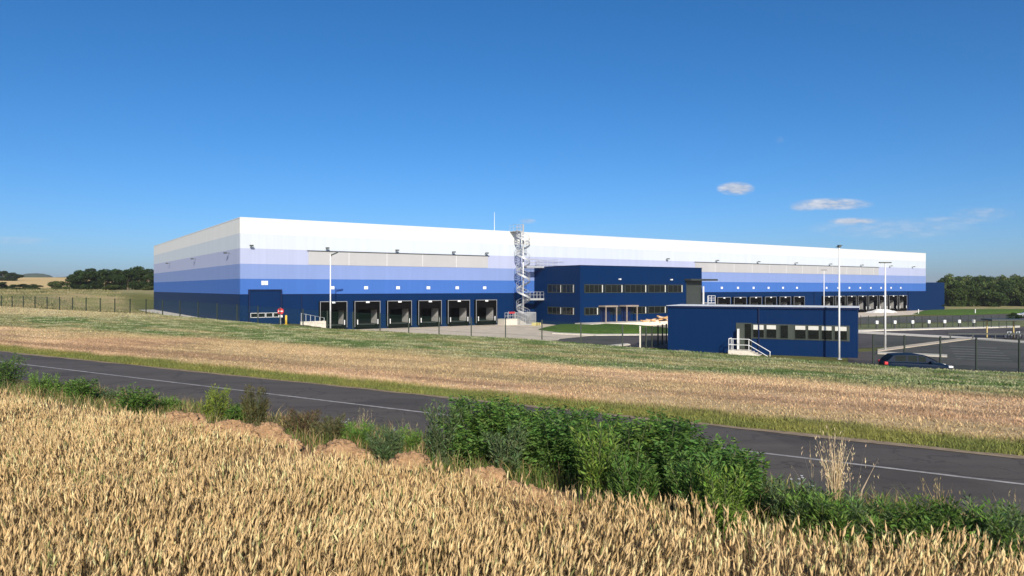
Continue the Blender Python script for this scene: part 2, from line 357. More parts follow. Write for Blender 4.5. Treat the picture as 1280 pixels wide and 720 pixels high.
def asphalt(name, c, line=False):
    m = mat(name, c, .85, var=.10, scale=.35, bump=.25, bscale=60, spec=.3)
    n = m.node_tree; b = n.nodes['Principled BSDF']; src = b.inputs['Base Color'].links[0].from_socket
    t = n.nodes.new('ShaderNodeTexCoord'); z = n.nodes.new('ShaderNodeTexNoise'); z.inputs['Scale'].default_value = 14; z.inputs['Detail'].default_value = 8; z.inputs['Roughness'].default_value = .8
    n.links.new(t.outputs['Object'], z.inputs['Vector'])
    mp = n.nodes.new('ShaderNodeMapping'); mp.inputs['Rotation'].default_value = (0, 0, math.atan2(NX, NY)); mp.inputs['Scale'].default_value = (.05, 1.0, 1)
    n.links.new(t.outputs['Object'], mp.inputs[0]); z2 = n.nodes.new('ShaderNodeTexNoise'); z2.inputs['Scale'].default_value = 1.3; z2.inputs['Detail'].default_value = 4; n.links.new(mp.outputs[0], z2.inputs['Vector'])
    ad = n.nodes.new('ShaderNodeMath'); ad.operation = 'ADD'; n.links.new(z.outputs[0], ad.inputs[0]); n.links.new(z2.outputs[0], ad.inputs[1])
    r = n.nodes.new('ShaderNodeMapRange'); r.inputs[1].default_value = .7; r.inputs[2].default_value = 1.3; r.inputs[3].default_value = .8; r.inputs[4].default_value = 1.22; n.links.new(ad.outputs[0], r.inputs[0])
    vo = n.nodes.new('ShaderNodeTexVoronoi'); vo.feature = 'DISTANCE_TO_EDGE'; vo.inputs['Scale'].default_value = .42
    wz = n.nodes.new('ShaderNodeTexNoise'); wz.inputs['Scale'].default_value = 1.6; wz.inputs['Detail'].default_value = 5; n.links.new(t.outputs['Object'], wz.inputs['Vector'])
    wv = n.nodes.new('ShaderNodeVectorMath'); wv.operation = 'MULTIPLY_ADD'; wv.inputs[1].default_value = (1.6, 1.6, 0); n.links.new(wz.outputs['Color'], wv.inputs[0]); n.links.new(t.outputs['Object'], wv.inputs[2]); n.links.new(wv.outputs[0], vo.inputs['Vector'])
    ck = n.nodes.new('ShaderNodeMapRange'); ck.inputs[1].default_value = .0; ck.inputs[2].default_value = .022; ck.inputs[3].default_value = .62; ck.inputs[4].default_value = 1.0; n.links.new(vo.outputs['Distance'], ck.inputs[0])
    pt = n.nodes.new('ShaderNodeTexNoise'); pt.inputs['Scale'].default_value = .16; pt.inputs['Detail'].default_value = 1; n.links.new(t.outputs['Object'], pt.inputs['Vector'])
    pm = n.nodes.new('ShaderNodeMapRange'); pm.inputs[1].default_value = .56; pm.inputs[2].default_value = .58; pm.inputs[3].default_value = 1.0; pm.inputs[4].default_value = .80; n.links.new(pt.outputs[0], pm.inputs[0])
    m1 = n.nodes.new('ShaderNodeMath'); m1.operation = 'MULTIPLY'; n.links.new(ck.outputs[0], m1.inputs[0]); n.links.new(pm.outputs[0], m1.inputs[1])
    m2 = n.nodes.new('ShaderNodeMath'); m2.operation = 'MULTIPLY'; n.links.new(m1.outputs[0], m2.inputs[0]); n.links.new(r.outputs[0], m2.inputs[1]); r = m2
    s = n.nodes.new('ShaderNodeVectorMath'); s.operation = 'SCALE'; n.links.new(src, s.inputs[0]); n.links.new(r.outputs[0], s.inputs['Scale']); n.links.new(s.outputs[0], b.inputs['Base Color'])
    return m
M_asph = asphalt('road_asphalt', (.098, .086, .074)); M_asph2 = asphalt('yard_asphalt', (.088, .078, .074))
def pq(p, q): return (p*NX+q*UX, p*NY+q*UY)
def strip(name, p0, p1, z, m, q0=-300, q1=700, jag=0, npp=5):
    qv = np.arange(q0, q1, .8); pv = np.linspace(0, 1, npp)
    lo = p0+jag*(fbm(qv*.8, qv*0+1, 61)-.5); hi = p1+jag*(fbm(qv*.8, qv*0+9, 63)-.5)
    P2 = lo[:, None]*(1-pv)+hi[:, None]*pv; Q2 = np.repeat(qv[:, None], npp, 1)
    zz = z+.05*(1-((P2-17.9)/3.0)**2)
    Vv = np.stack([P2*NX+Q2*UX, P2*NY+Q2*UY, zz], -1).reshape(-1, 3); a, b = P2.shape; k = np.arange(a*b).reshape(a, b)
    Ff = np.stack([k[:-1, :-1], k[1:, :-1], k[1:, 1:], k[:-1, 1:]], -1).reshape(-1, 4)
    o = npmesh(name, Vv, Ff, m, smooth=True); return tag(o, kind='structure')
strip('road', 14.85, 20.95, .012, M_asph, jag=.22, npp=13)
M_dust = mat('dusty_shoulder', (.30, .235, .16), .95, var=.3, scale=3, spec=.1)
strip('road_shoulder', 20.55, 20.97, .024, M_dust, jag=.55, npp=3)
M_line = mat('road_line_paint', (.37, .355, .33), .7, var=.4, scale=2.5)
strip('road_marking', 17.63, 17.75, .018, M_line, jag=.015, npp=2)

# paved surfaces of the yard (sheets a few cm above the ground)
def at(px, py, z): Yd = (4-z)*F/(py-360); return ((px-640)/F*Yd, Yd)
def ray(px, Yd): return ((px-640)/F*Yd, Yd)
def wl(t, s): v = A+aD*t-iD*s; return (v.x, v.y)        # along / out from the warehouse front
def sheet(name, pts, z, m, thick=.0):
    n = len(pts); mb = MB()
    if thick: mb.add([(x, y, z-thick) for x, y in pts]+[(x, y, z) for x, y in pts], [tuple(range(n, 2*n))]+[(k, (k+1) % n, n+(k+1) % n, n+k) for k in range(n)])
    else: mb.add([(x, y, z) for x, y in pts], [tuple(range(n))])
    return tag(mb.build(name, m), kind='structure')
sheet('concrete_yard', [wl(8.8, 0), wl(172, 0), wl(172, 14), wl(120, 16), wl(78, 22), wl(46, 30), wl(8.8, 36)], YARD+.02, M_conc)
sheet('access_road', [at(690, 431, YARD), at(835, 436, YARD), at(1085, 404, YARD), at(1085, 396, YARD), at(900, 409, YARD), at(840, 419.2, YARD), at(745, 419.6, YARD), at(700, 424, YARD)], YARD+.035, M_asph2)
strip_pts = [at(1070, 405.5, YARD), at(1300, 400, YARD), at(1300, 392, YARD), at(1070, 397.5, YARD)]
sheet('access_road', strip_pts, YARD+.045, M_asph2)
sheet('access_road', [at(1068, 436, YARD), at(1330, 423, YARD), at(1330, 407, YARD), at(1068, 414.5, YARD)], YARD+.03, M_asph2)
sheet('parking_area', [at(1060, 475, YARD), at(1420, 475, YARD), at(1420, 424, YARD), at(1208, 424.5, YARD), at(1097, 439, YARD), at(1060, 441, YARD)], YARD+.025, M_asph2)
sheet('footpath', [at(1072, 416.8, YARD), at(1200, 423.6, YARD), at(1330, 433, YARD), at(1330, 430.4, YARD), at(1200, 421.6, YARD), at(1072, 414.6, YARD)], YARD+.10, M_kerb, .1)
sheet('footpath', [at(1097, 440, YARD), at(1215, 424.4, YARD), at(1215, 421.8, YARD), at(1097, 437.2, YARD)], YARD+.09, M_conc, .1)
sheet('kerb', [at(1097, 443, YARD), at(1184, 447, YARD), at(1184, 445, YARD), at(1097, 441.2, YARD)], YARD+.14, M_kerb, .14)
sheet('kerb', [at(1072, 414.9, YARD), at(1275, 409.4, YARD), at(1275, 408.0, YARD), at(1072, 413.4, YARD)], YARD+.14, M_kerb, .14)
sheet('kerb', [at(745, 419.9, YARD), at(840, 419.4, YARD), at(840, 418.4, YARD), at(745, 418.7, YARD), at(690, 416.6, YARD), at(690, 417.6, YARD)], YARD+.14, M_kerb, .14)
sheet('kerb', [at(756, 433.5, YARD), at(784, 430.6, YARD), at(788, 431.8, YARD), at(760, 435, YARD)], YARD+.14, M_kerb, .14)
M_lawn = mat('lawn_turf', (.075, .135, .022), .9, var=.35, scale=1.5, bump=.6, bscale=14, spec=.1)
def mound(name, poly, z, h, m, seed):
    """raised planted bed: polygon outline rising to h in the middle"""
    c = Vector((sum(p[0] for p in poly)/len(poly), sum(p[1] for p in poly)/len(poly))); mb = MB(); n = len(poly); rings = [(1, 0), (.93, .45), (.8, .8), (.5, 1.0), (.2, 1.0)]
    vs = []
    for (k, hh) in rings:
        for i, p in enumerate(poly): vs.append((c.x+(p[0]-c.x)*k, c.y+(p[1]-c.y)*k, z+h*hh*(1+.15*math.sin(i*2.3+seed))))
    fs = [(r*n+i, r*n+(i+1) % n, (r+1)*n+(i+1) % n, (r+1)*n+i) for r in range(4) for i in range(n)]+[tuple(range(4*n, 5*n))]
    o = mb.add(vs, fs).build(name, m, smooth=True); return tag(o, kind='structure')
mound('lawn', [at(672, 412.5, YARD), at(700, 416, YARD), at(760, 418.3, YARD), at(838, 418, YARD), at(840, 412, YARD), at(800, 408.8, YARD), at(760, 408, YARD), at(725, 409, YARD), at(690, 408.5, YARD)], YARD+.03, .55, M_lawn, 1)
mound('lawn', [at(1140, 393, YARD), at(1200, 394, YARD), at(1275, 391.5, YARD), at(1300, 388, YARD), at(1200, 387.5, YARD), at(1150, 389.5, YARD)], YARD+.03, .5, M_lawn, 2)
sheet('lawn', [at(1070, 412.8, YARD), at(1300, 407.2, YARD), at(1300, 401.5, YARD), at(1070, 407, YARD)], YARD+.06, mat('dry_lawn', (.13, .14, .045), .9, var=.4, scale=1.2, bump=.6, bscale=12), .05)
# bay lines
bm_ = MB()
for k in range(6):
    y0 = 432.5+k*3.2; a1 = at(1186+k*2, y0, YARD); b1 = at(1246+k*4, y0+2.6, YARD); a2 = at(1186+k*2, y0+.65, YARD); b2 = at(1246+k*4, y0+3.25, YARD)
    bm_.add([(*a1, YARD+.03), (*b1, YARD+.03), (*b2, YARD+.03), (*a2, YARD+.03)], [(0, 1, 2, 3)])
tag(bm_.build('road_marking', mat('bay_paint', (.165, .155, .15), .8, var=.25)), kind='structure')

# ------------------------------------------------------------------ the warehouse
FL = -.8
ware = thing('warehouse', 'long pale blue to navy banded logistics warehouse with dock doors along its front', 'warehouse', (A.x, A.y, FL), WA)
LEN, DEP, HT = 175.0, 78.0, 13.95
d1 = [10.5+5.0*k for k in range(6)]; d2 = [92.0+5.0*k for k in range(6)]; d3 = [128.2+4.62*k for k in range(8)]
docks = d1+d2+d3; DW, DT, DB = 3.75, 2.87, -.73
w = MB(); w.box(0, LEN, 0, .3, DT, HT)
x = 0
for d in docks+[LEN]:
    w.box(x, d if d < LEN else LEN, 0, .3, -1.6, DT)
    x = d+DW
for d in docks: w.box(d, d+DW, 0, .3, -1.6, DB)
w.box(0, .3, .3, DEP, -1.6, HT); w.box(LEN-.3, LEN, .3, DEP, -1.6, HT); w.box(.3, LEN-.3, DEP-.3, DEP, -1.6, HT)
w.build('wall', M_ware, ware)
MB().box(.31, LEN-.31, .31, DEP-.31, HT-.5, HT-.35).build('roof', M_roof, ware)
pc = MB(); pc.box(-.04, LEN+.04, -.05, .35, HT, HT+.09); pc.box(-.04, .35, .35, DEP, HT, HT+.09); pc.box(LEN-.35, LEN+.04, .35, DEP, HT, HT+.09); pc.build('coping', M_white, ware)
MB().box(-.03, LEN+.03, -.03, -.001, 3.90, 3.98).build('flashing', M_navy2, ware)
MB().box(-.055, .0, -.055, .0, -1.2, HT).build('corner_trim', M_ware, ware)
for (x0, x1) in ((9.0, 38.0), (86.0, 152.0)):
    s = MB(); s.box(x0, x1, -.05, -.002, 8.0, 9.85); st = s.build('light_strip', M_strip, ware)
    MB().box(x0-.2, x1+.2, -.14, -.052, 9.86, 9.96).build('drip_rail', M_frame, st)
    k = x0+5.8
    while k < x1: MB().box(k-.025, k+.025, -.062, -.051, 8.0, 9.85).build('joint', M_white, st); k += 5.8
def dock(x):
    s = MB(); y0 = -.6
    s.box(-.06, .1, y0, -.002, DB, DT+.06); s.box(DW-.1, DW+.06, y0, -.002, DB, DT+.06); s.box(.1, DW-.1, y0, -.002, DT-.1, DT+.06)
    sh = s.build('dock_shelter', M_black, ware); sh.location = (x, 0, 0)
    f = MB(); e = .03
    f.box(-.065, -.005, y0-.03, y0+.02, DB, DT+.0); f.box(DW+.005, DW+.065, y0-.03, y0+.02, DB, DT+.0); f.box(-.065, DW+.065, y0-.03, y0+.02, DT+.0, DT+.07)
    f.build('frame', M_galv2, sh)
    MB().box(.1, DW-.1, y0+.05, y0+.08, 1.72, DT-.1).build('head_curtain', M_black, sh)
    for (a, b) in ((.1, .42), (DW-.42, DW-.1)): MB().box(a, b, y0+.09, y0+.12, DB, DT-.12).build('side_curtain', M_black, sh)
    for a in (.28, DW-.4): MB().box(a, a+.12, y0-.10, y0+.0, -.62, .32).build('guide_post', M_white, sh)
    MB().box(DW/2-.26, DW/2+.26, y0-.09, y0-.02, DT-.20, DT+.02).build('frame_plate', M_white, sh)  # small white plate at the top centre of the frame, gives no light
    
    for a in (.03, DW-.1): MB().box(a, a+.07, .301, 2.4, -.35, 2.6).build('side_wall', M_lining, sh)
    MB().box(-.1, DW+.1, 2.41, 2.5, -1, 3).build('interior_shade_panel', M_void, sh)  # solid black panel, the gloom of the open dock put into its colour
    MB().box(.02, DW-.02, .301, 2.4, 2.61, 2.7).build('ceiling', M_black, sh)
    MB().box(.45, DW-.45, -.25, 2.39, -.45, -.36).build('leveller', M_char, sh)
    b = MB()
    b.box(.25, .6, -.75, -.02, -1.0, -.38); b.box(DW-.6, DW-.25, -.75, -.02, -1.0, -.38); b.box(.6, DW-.6, -.5, -.02, -.95, -.5); b.build('bumper', M_black, sh)
    pl = MB(); cx = DW/2
    pl.box(cx-.29, cx-.015, -.05, -.002, 4.62, 5.05); pl.box(cx+.015, cx+.29, -.05, -.002, 4.62, 5.05); pl.build('number_plate', M_white, sh)
    return sh
sh0 = dock(docks[0]); kids = [c for c in COL.objects if c.parent == sh0]
for d in docks[1:]:
    c = sh0.copy(); COL.objects.link(c); c.location = (d, 0, 0)
    for k in kids: g = k.copy(); COL.objects.link(g); g.parent = c
# roller door at the corner
db = MB(); db.box(1.15, 5.15, -.22, -.002, 0.0, 4.45)
dd = db.build('roller_door', M_navy, ware)
fr = MB(); fr.box(1.0, 1.16, -.36, -.004, 0, 4.6); fr.box(5.14, 5.3, -.36, -.004, 0, 4.6); fr.box(1.0, 5.3, -.37, -.005, 4.46, 4.62); fr.build('door_surround', M_navy2, dd)
pn = MB(); pf = MB()
for k in range(4):
    x0 = 1.25+k*.98; pn.box(x0+.06, x0+.86, -.24, -.221, .96, 1.46)
    pf.box(x0, x0+.06, -.26, -.222, .9, 1.52); pf.box(x0+.86, x0+.92, -.26, -.222, .9, 1.52); pf.box(x0+.06, x0+.86, -.26, -.222, .9, .96); pf.box(x0+.06, x0+.86, -.26, -.222, 1.46, 1.52)
pn.build('pane', M_glass, dd); pf.build('pane_frame', M_white, dd)
npx = MB(); npx.box(2.7, 3.1, -.05, -.002, 5.2, 5.75); npx.box(3.14, 3.54, -.05, -.002, 5.2, 5.75); npx.build('number_plate', M_white, ware)
# small floodlights along the upper wall
def flood(x, z, side=False):
    m = MB()
    if side: m.box(-.45, -.02, x-.06, x+.06, z-.03, z+.03); m.box(-.75, -.4, x-.22, x+.22, z-.1, z+.08)
    else: m.box(x-.06, x+.06, -.45, -.02, z-.03, z+.03); m.box(x-.22, x+.22, -.75, -.4, z-.1, z+.08)
    return m.build('floodlight', M_frame, ware)
for x in (1.3, 11.5, 22.0, 31.5, 37.5, 78, 92, 105, 118, 131, 144, 157, 168): flood(x, 10.35)
for y in (6, 30, 56): flood(y, 9.6, True)
vent = MB(); vent.box(LEN+.01, LEN+11.3, 0.6, 14, -1.6, 6.3); vent.build('annex', M_navy, ware)
MB().box(-3, 0, 0, DEP, -.3, .06).build('plinth_path', M_kerb, ware)
dp = MB()
for x in (8.0, 43.0, 84.0, 125.2, 166.0): dp.box(x-.06, x+.06, -.16, -.035, -.9, 3.88)
dp.build('downpipe', M_navy2, ware)
mast = thing('roof_mast', 'thin white lightning mast standing up from the warehouse roof', 'mast', (*ray(618, 130), FL+HT-.35))
MB().tube((0, 0, 0), (0, 0, 4.9), .07, .03).build('mast', M_white, mast); MB().box(-.4, .4, -.4, .4, -.005, .12).build('base', M_conc, mast)

# ------------------------------------------------------------------ office block
CX, CY = 10.4, 110.0; OB = -1.0
off = thing('office_building', 'navy two storey office block projecting from the warehouse front with strip windows', 'building', (CX, CY, OB), WA)
OL, OD, OH = 27.2, 12.02, 8.42
MB().box(0, OL, 0, OD-.03, -1, OH).build('wall', M_navy, off)
cp = MB(); cp.box(-.05, OL+.05, -.05, .2, OH+.001, OH+.1); cp.box(-.05, .2, .2, OD-.05, OH+.001, OH+.1); cp.box(OL-.2, OL+.05, .2, OD-.05, OH+.001, OH+.1); cp.build('coping', M_navy2, off)
def window(par, x0, x1, z0, z1, blind=.0, side=False, reveal=True, mull=2, rw=.17):
    """dark pane set in a frame, standing a touch proud of the wall; returns frame"""
    def bx(m, a, b, c, d, e, f):
        if side: m.box(c, d, a, b, e, f)
        else: m.box(a, b, c, d, e, f)
    fm = MB(); t = .07
    bx(fm, x0, x0+t, -.06, -.003, z0, z1); bx(fm, x1-t, x1, -.06, -.003, z0, z1); bx(fm, x0+t, x1-t, -.06, -.003, z0, z0+t); bx(fm, x0+t, x1-t, -.06, -.003, z1-t, z1)
    for k in range(1, mull): xm = x0+(x1-x0)*k/mull; bx(fm, xm-.03, xm+.03, -.055, -.003, z0+t, z1-t)
    fr = fm.build('window', M_frame, par)
    g = MB(); bx(g, x0+t, x1-t, -.03, -.004, z0+t, z1-t); g.build('pane', M_glass, fr)
    if reveal: r = MB(); xr = x0+.10 if side else x1-t-rw; bx(r, xr, xr+rw, -.05, -.031, z0+t, z1-t); r.build('reveal_strip', M_blind, fr)  # pale strip added over the pane for the white window reveal
    if blind: r = MB(); bx(r, x0+t, x1-t, -.045, -.032, z1-t-blind, z1-t); r.build('blind', M_blind, fr)
    return fr
U0, U1, L0, L1 = 4.25, 5.55, .82, 1.98
for (a, b, mu) in ((.9, 4.6, 4), (5.1, 8.7, 3), (9.2, 13.9, 4), (14.4, 18.4, 3), (18.9, 22.4, 3)): window(off, a, b, U0, U1, mull=mu)
for (a, b, mu) in ((.9, 3.6, 3), (11.0, 13.9, 3), (14.4, 18.4, 3), (18.9, 22.4, 3)): window(off, a, b, L0, L1, mull=mu)
for (a, b) in ((1.4, 4.3), (4.6, 8.2)):
    window(off, a, b, U0, U1, side=True, mull=3); window(off, a, b, L0, L1, side=True, mull=3)
for (z0, z1) in ((U0, U1), (L0, L1)):
    MB().box(.75, 22.55, -.0029, -.0012, z0-.04, z1+.04).build('window_ribbon', M_ribbon, off); MB().box(-.0029, -.0012, 1.3, 8.3, z0-.04, z1+.04).build('window_ribbon', M_ribbon, off)
for x in (8.0, 19.6): 
    m = MB(); m.box(x-.18, x+.18, -.3, -.003, 6.3, 6.5); m.build('wall_lamp', M_white, off)
for x0 in (3.85, 8.2):        # two timber porches
    m = MB(); x1 = x0+2.4
    for xx in (x0, x1-.2): m.box(xx+.03, xx+.17, -1.5, -1.36, -.6, 2.05)
    m.box(x0-.15, x1+.15, -1.55, -.004, 2.051, 2.28)
    pr = m.build('porch', M_wood, off)
    MB().box(x0+.25, x1-.25, -.06, -.004, -.3, 1.95).build('door', M_navy2, pr)
# recessed side entrance, canopy and outside landing at the right-hand end
MB().box(23.3, OL-.01, -.05, -.004, 2.2, 6.25).build('entrance_panel', M_char, off)
MB().box(22.9, 29.6, -1.5, 1.4, 6.26, 6.56).build('canopy', M_char, off)
for a in (24.2, 25.4): window(off, a, a+.9, 4.2, 5.5, reveal=False, mull=1)
ld = MB(); ld.box(OL+.01, 29.3, -1.3, .4, 2.3, 2.5)
for (a, b) in ((OL+.1, -1.25), (29.2, -1.25), (OL+.1, .3), (29.2, .3)): ld.box(a-.06, a+.06, b-.06, b+.06, -.9, 2.3)
ldo = ld.build('landing', M_galv, off)
rl = MB()
for z in (2.9, 3.25, 3.65): rl.tube((OL+.1, -1.25, z), (29.2, -1.25, z), .035); rl.tube((29.2, -1.25, z), (29.2, .3, z), .035)
for a in (OL+.1, 28.2, 29.2): rl.tube((a, -1.25, 2.5), (a, -1.25, 3.65), .04)
rl.tube((29.2, .3, 2.5), (29.2, .3, 3.65), .04); rl.build('railing', M_white, ldo)
MB().box(26.6, 26.8, -.9, -.7, 2.2, 5.3).build('post', M_white, off)
rr = MB()
for z in (8.95, 9.5): rr.tube((.1, OD-.3, z), (.1, 5.5, z), .03); rr.tube((.1, OD-.3, z), (6, OD-.3, z), .03)
for k in range(5): rr.tube((.1, 5.5+k*1.5, OH), (.1, 5.5+k*1.5, 9.5), .03)
rr.build('roof_railing', M_galv, off)

# ------------------------------------------------------------------ spiral stair
SX, SY, SZ = 1.8, 116.0, YARD
sp_ = thing('spiral_staircase', 'tall galvanised spiral fire escape winding up the warehouse front beside the office', 'staircase', (SX, SY, SZ+.02), WA)
MB().tube((0, 0, 0), (0, 0, 16.2), .14, n=12).build('column', M_galv, sp_, True)
pitch, r_o = 2.95, 1.1
zt, zb = 14.95, .7
def hel(z, r, dz=0): ph = -2*math.pi*(z-.7)/pitch + .35; return (r*math.cos(ph), r*math.sin(ph), z+dz)
st = MB(); N = int((zt-zb)/.21)
for k in range(N):
    z = zb+k*.21; ph = -2*math.pi*(z-.7)/pitch+.35; a0, a1 = ph-.24, ph+.24
    pts = [(.14*math.cos(a0), .14*math.sin(a0)), (r_o*math.cos(a0), r_o*math.sin(a0)), (r_o*math.cos(a1), r_o*math.sin(a1)), (.14*math.cos(a1), .14*math.sin(a1))]
    st.add([(x, y, z-.04) for x, y in pts]+[(x, y, z) for x, y in pts], [(3, 2, 1, 0), (4, 5, 6, 7), (0, 1, 5, 4), (1, 2, 6, 5), (2, 3, 7, 6), (3, 0, 4, 7)])
st.build('steps', M_galv, sp_)
sg = MB(); M_ = 150; vs = []; 
for k in range(M_+1):
    z = zb+(zt-zb)*k/M_
    for (rr_, dz) in ((r_o, -.16), (r_o+.025, -.16), (r_o+.025, .16), (r_o, .16)): vs.append(hel(z, rr_, dz))
sg.add(vs, [(4*k+j, 4*k+(j+1) % 4, 4*k+4+(j+1) % 4, 4*k+4+j) for k in range(M_) for j in range(4)]); sg.build('stringer', M_galv, sp_)
hr = MB(); pts = [hel(zb+(zt-zb)*k/120, r_o+.01, 1.0) for k in range(121)]; hr.path(pts, .03, 5)
pts = [hel(zb+(zt-zb)*k/120, r_o+.01, .55) for k in range(121)]; hr.path(pts, .018, 4)
for k in range(0, N): z = zb+k*.21; hr.tube(hel(z, r_o+.01), hel(z, r_o+.01, 1.0), .014, n=4)
hr.build('handrail', M_galv, sp_)
def landing(z, x1, w_=1.2):
    m = MB(); m.box(.3, x1, -w_/2, w_/2, z-.12, z); m.box(.3, x1, -w_/2, -w_/2+.08, z-.3, z-.12); m.box(.3, x1, w_/2-.08, w_/2, z-.3, z-.12)
    lo = m.build('landing', M_galv, sp_); r = MB()
    for yy in (-w_/2+.04, w_/2-.04):
        for zz in (.55, 1.05): r.tube((1.1, yy, z+zz), (x1-.05, yy, z+zz), .025)
        n_ = max(2, int((x1-1.1)/.6))
        for k in range(n_+1): xx = 1.1+(x1-1.15)*k/n_; r.tube((xx, yy, z), (xx, yy, z+1.05), .022, n=5)
    r.build('railing', M_galv, lo); return lo
landing(4.2, 3.75); landing(9.45, 3.75)
tl = MB(); tl.box(-1.1, .2, .1, 2.2, 15.0, 15.1); tlo = tl.build('landing', M_galv, sp_)
r = MB()
for zz in (15.6, 16.1):
    r.tube((-1.1, .1, zz), (-1.1, 2.2, zz), .025); r.tube((-1.1, .1, zz), (.2, .1, zz), .025); r.tube((.2, .9, zz), (.2, 2.2, zz), .025)
for (a, b) in ((-1.1, .1), (-.5, .1), (-1.1, 1.2), (-1.1, 2.2), (.2, 2.2), (.2, .9)): r.tube((a, b, 15.1), (a, b, 16.1), .022, n=5)
r.build('railing', M_galv, tlo)
cg = MB()
for (x0, x1, y0, y1) in ((-1.25, 1.6, -1.3, -1.26), (-1.25, -1.21, -1.26, 1.2), (1.56, 1.6, -1.26, 1.2)): cg.box(x0, x1, y0, y1, 0, .12); cg.box(x0, x1, y0, y1, 1.9, 2.0)
for k in range(20): xx = -1.25+2.85*k/19; cg.tube((xx, -1.28, 0), (xx, -1.28, 2.0), .03, n=4)
for k in range(12): yy = -1.26+2.4*k/11; cg.tube((-1.23, yy, 0), (-1.23, yy, 2), .03, n=4); cg.tube((1.58, yy, 0), (1.58, yy, 2), .03, n=4)
cg.build('base_cage', M_galv, sp_)
# loading ramp with rails left of the stair
rp = thing('access_ramp', 'pale concrete access ramp with grey railings between last dock door and spiral staircase', 'ramp', (*wl(39.6, 0), YARD+.02), WA)
m = MB(); m.prism([(0, 0), (0, .95), (2.6, .95), (4.2, .25), (4.2, 0)], -2.4, -.4); m.build('slab', M_kerb, rp)
m = MB()
for z in (1.45, 1.95): m.tube((.1, -2.35, z), (2.6, -2.35, z), .03); m.tube((2.6, -2.35, z), (4.2, -2.35, z-.6), .03)
for k in range(6): m.tube((.1+k*.5, -2.35, .9), (.1+k*.5, -2.35, 1.95), .025, n=5)
for k in range(3): m.tube((3.1+k*.5, -2.35, .6-k*.2), (3.1+k*.5, -2.35, 1.75-k*.2), .025, n=5)
m.build('railing', M_galv, rp)
rs = thing('notice_board', 'small red notice board fixed to the ramp railing near the staircase', 'sign', (*wl(41.0, 2.3), YARD+.97), WA)
MB().box(-.55, .55, -.14, -.1, .85, 1.15).build('board', mat('dull_red_board', (.36, .03, .04), .6), rs)
m = MB(); m.tube((-.6, -.05, 0), (-.6, -.05, 1.2), .03); m.tube((.6, -.05, 0), (.6, -.05, 1.2), .03); m.build('post', M_galv, rs)
yb = thing('pallet_stack', 'low stack of pale yellow pallets on the concrete below the ramp', 'pallets', (*wl(43.2, 6.0), YARD+.03), WA+.2)
m = MB()
for k in range(3):
    z = k*.15; 
    for j in range(5): m.box(-.6, .6, -.4+j*.18, -.28+j*.18, z+.12, z+.145)
    for j in range(3): m.box(-.6+j*.54, -.48+j*.54, -.4, .44, z, z+.119)
m.build('pallets', mat('pallet_timber', (.62, .56, .25), .8, var=.2), yb)
# retaining wall with posts between roller-door apron and dock pit
rw = thing('retaining_wall', 'low white retaining wall with thin railing posts right of the roller door', 'wall', (*wl(6.9, 3.2), -.8), WA)
MB().box(0, 3.4, -.15, .15, -1.2, .38).build('wall', M_kerb, rw)
m = MB()
for k in range(6): m.tube((.1+k*.62, 0, .3), (.1+k*.62, 0, 1.5-k*.14), .04, n=6)
m.tube((.1, 0, 1.45), (3.2, 0, .8), .025, n=5); m.build('railing', M_galv, rw)
sgn = thing('no_entry_sign', 'red round no entry sign with white bar on a post by the roller door', 'road sign', (*wl(4.6, 2.2), -.8))
MB().tube((0, 0, 0), (0, 0, 2.2), .04).build('post', M_galv, sgn)
m = MB(); m.tube((0, -.03, 1.75), (0, -.06, 1.75), .42, n=28); dsc = m.build('disc', M_red, sgn)
MB().box(-.3, .3, -.075, -.062, 1.67, 1.83).build('white_bar', M_white, dsc)
MB().box(-.27, .27, -.06, -.03, .95, 1.25).build('plate', M_white, sgn)
bol = thing('bollard', 'yellow steel bollard beside the no entry sign', 'bollard', (*wl(5.4, 1.9), -.8))
m = MB(); m.tube((0, 0, 0), (0, 0, 1.15), .14, n=14); m.tube((0, 0, 1.15), (0, 0, 1.22), .14, .06, n=14); m.build('post', M_yellow, bol, True); MB().box(-.22, .22, -.22, .22, 0, .03).build('base_plate', M_yellow, bol)

# ------------------------------------------------------------------ gatehouse
G0 = Vector((14.6, 67.5)); GA = math.atan2(-.442, .897)
gh = thing('gatehouse', 'small flat roofed navy gatehouse with a window strip in front of the warehouse', 'building', (G0.x, G0.y, YARD), GA)
GL, GD, GH = 16.05, 5.6, 4.2
MB().box(0, GL, 0, GD, -.5, GH).build('wall', M_navy, gh)
m = MB(); m.box(-.12, GL+.12, -.12, GD+.12, GH+.002, GH+.07); m.build('roof', M_roof, gh)
m = MB(); m.box(-.13, GL+.13, -.14, -.122, GH-.12, GH+.05); m.build('roof_edge', M_navy2, gh)
MB().tube((8.15, -.09, .1), (8.15, -.09, GH-.1), .06, n=8).build('downpipe', M_navy2, gh)
MB().box(6.2, 7.55, -.05, -.003, .4, 2.78).build('door_recess', M_frame, gh)
dr = MB(); dr.box(6.95, 7.5, -.07, -.051, .42, 2.7); dro = dr.build('door', M_glass, gh)
MB().box(6.38, 6.5, -.62, -.052, .42, 2.25).build('open_leaf', M_white, dro)
edges = [(7.62, 8.62, .42), (8.74, 9.66, .36), (9.9, 10.62, 0), (11.1, 12.05, .34), (12.15, 13.1, .34), (13.22, 14.12, .34), (14.25, 15.28, .36)]
MB().box(7.5, 15.45, -.04, -.003, 1.40, 2.72).build('window_surround', M_frame, gh)
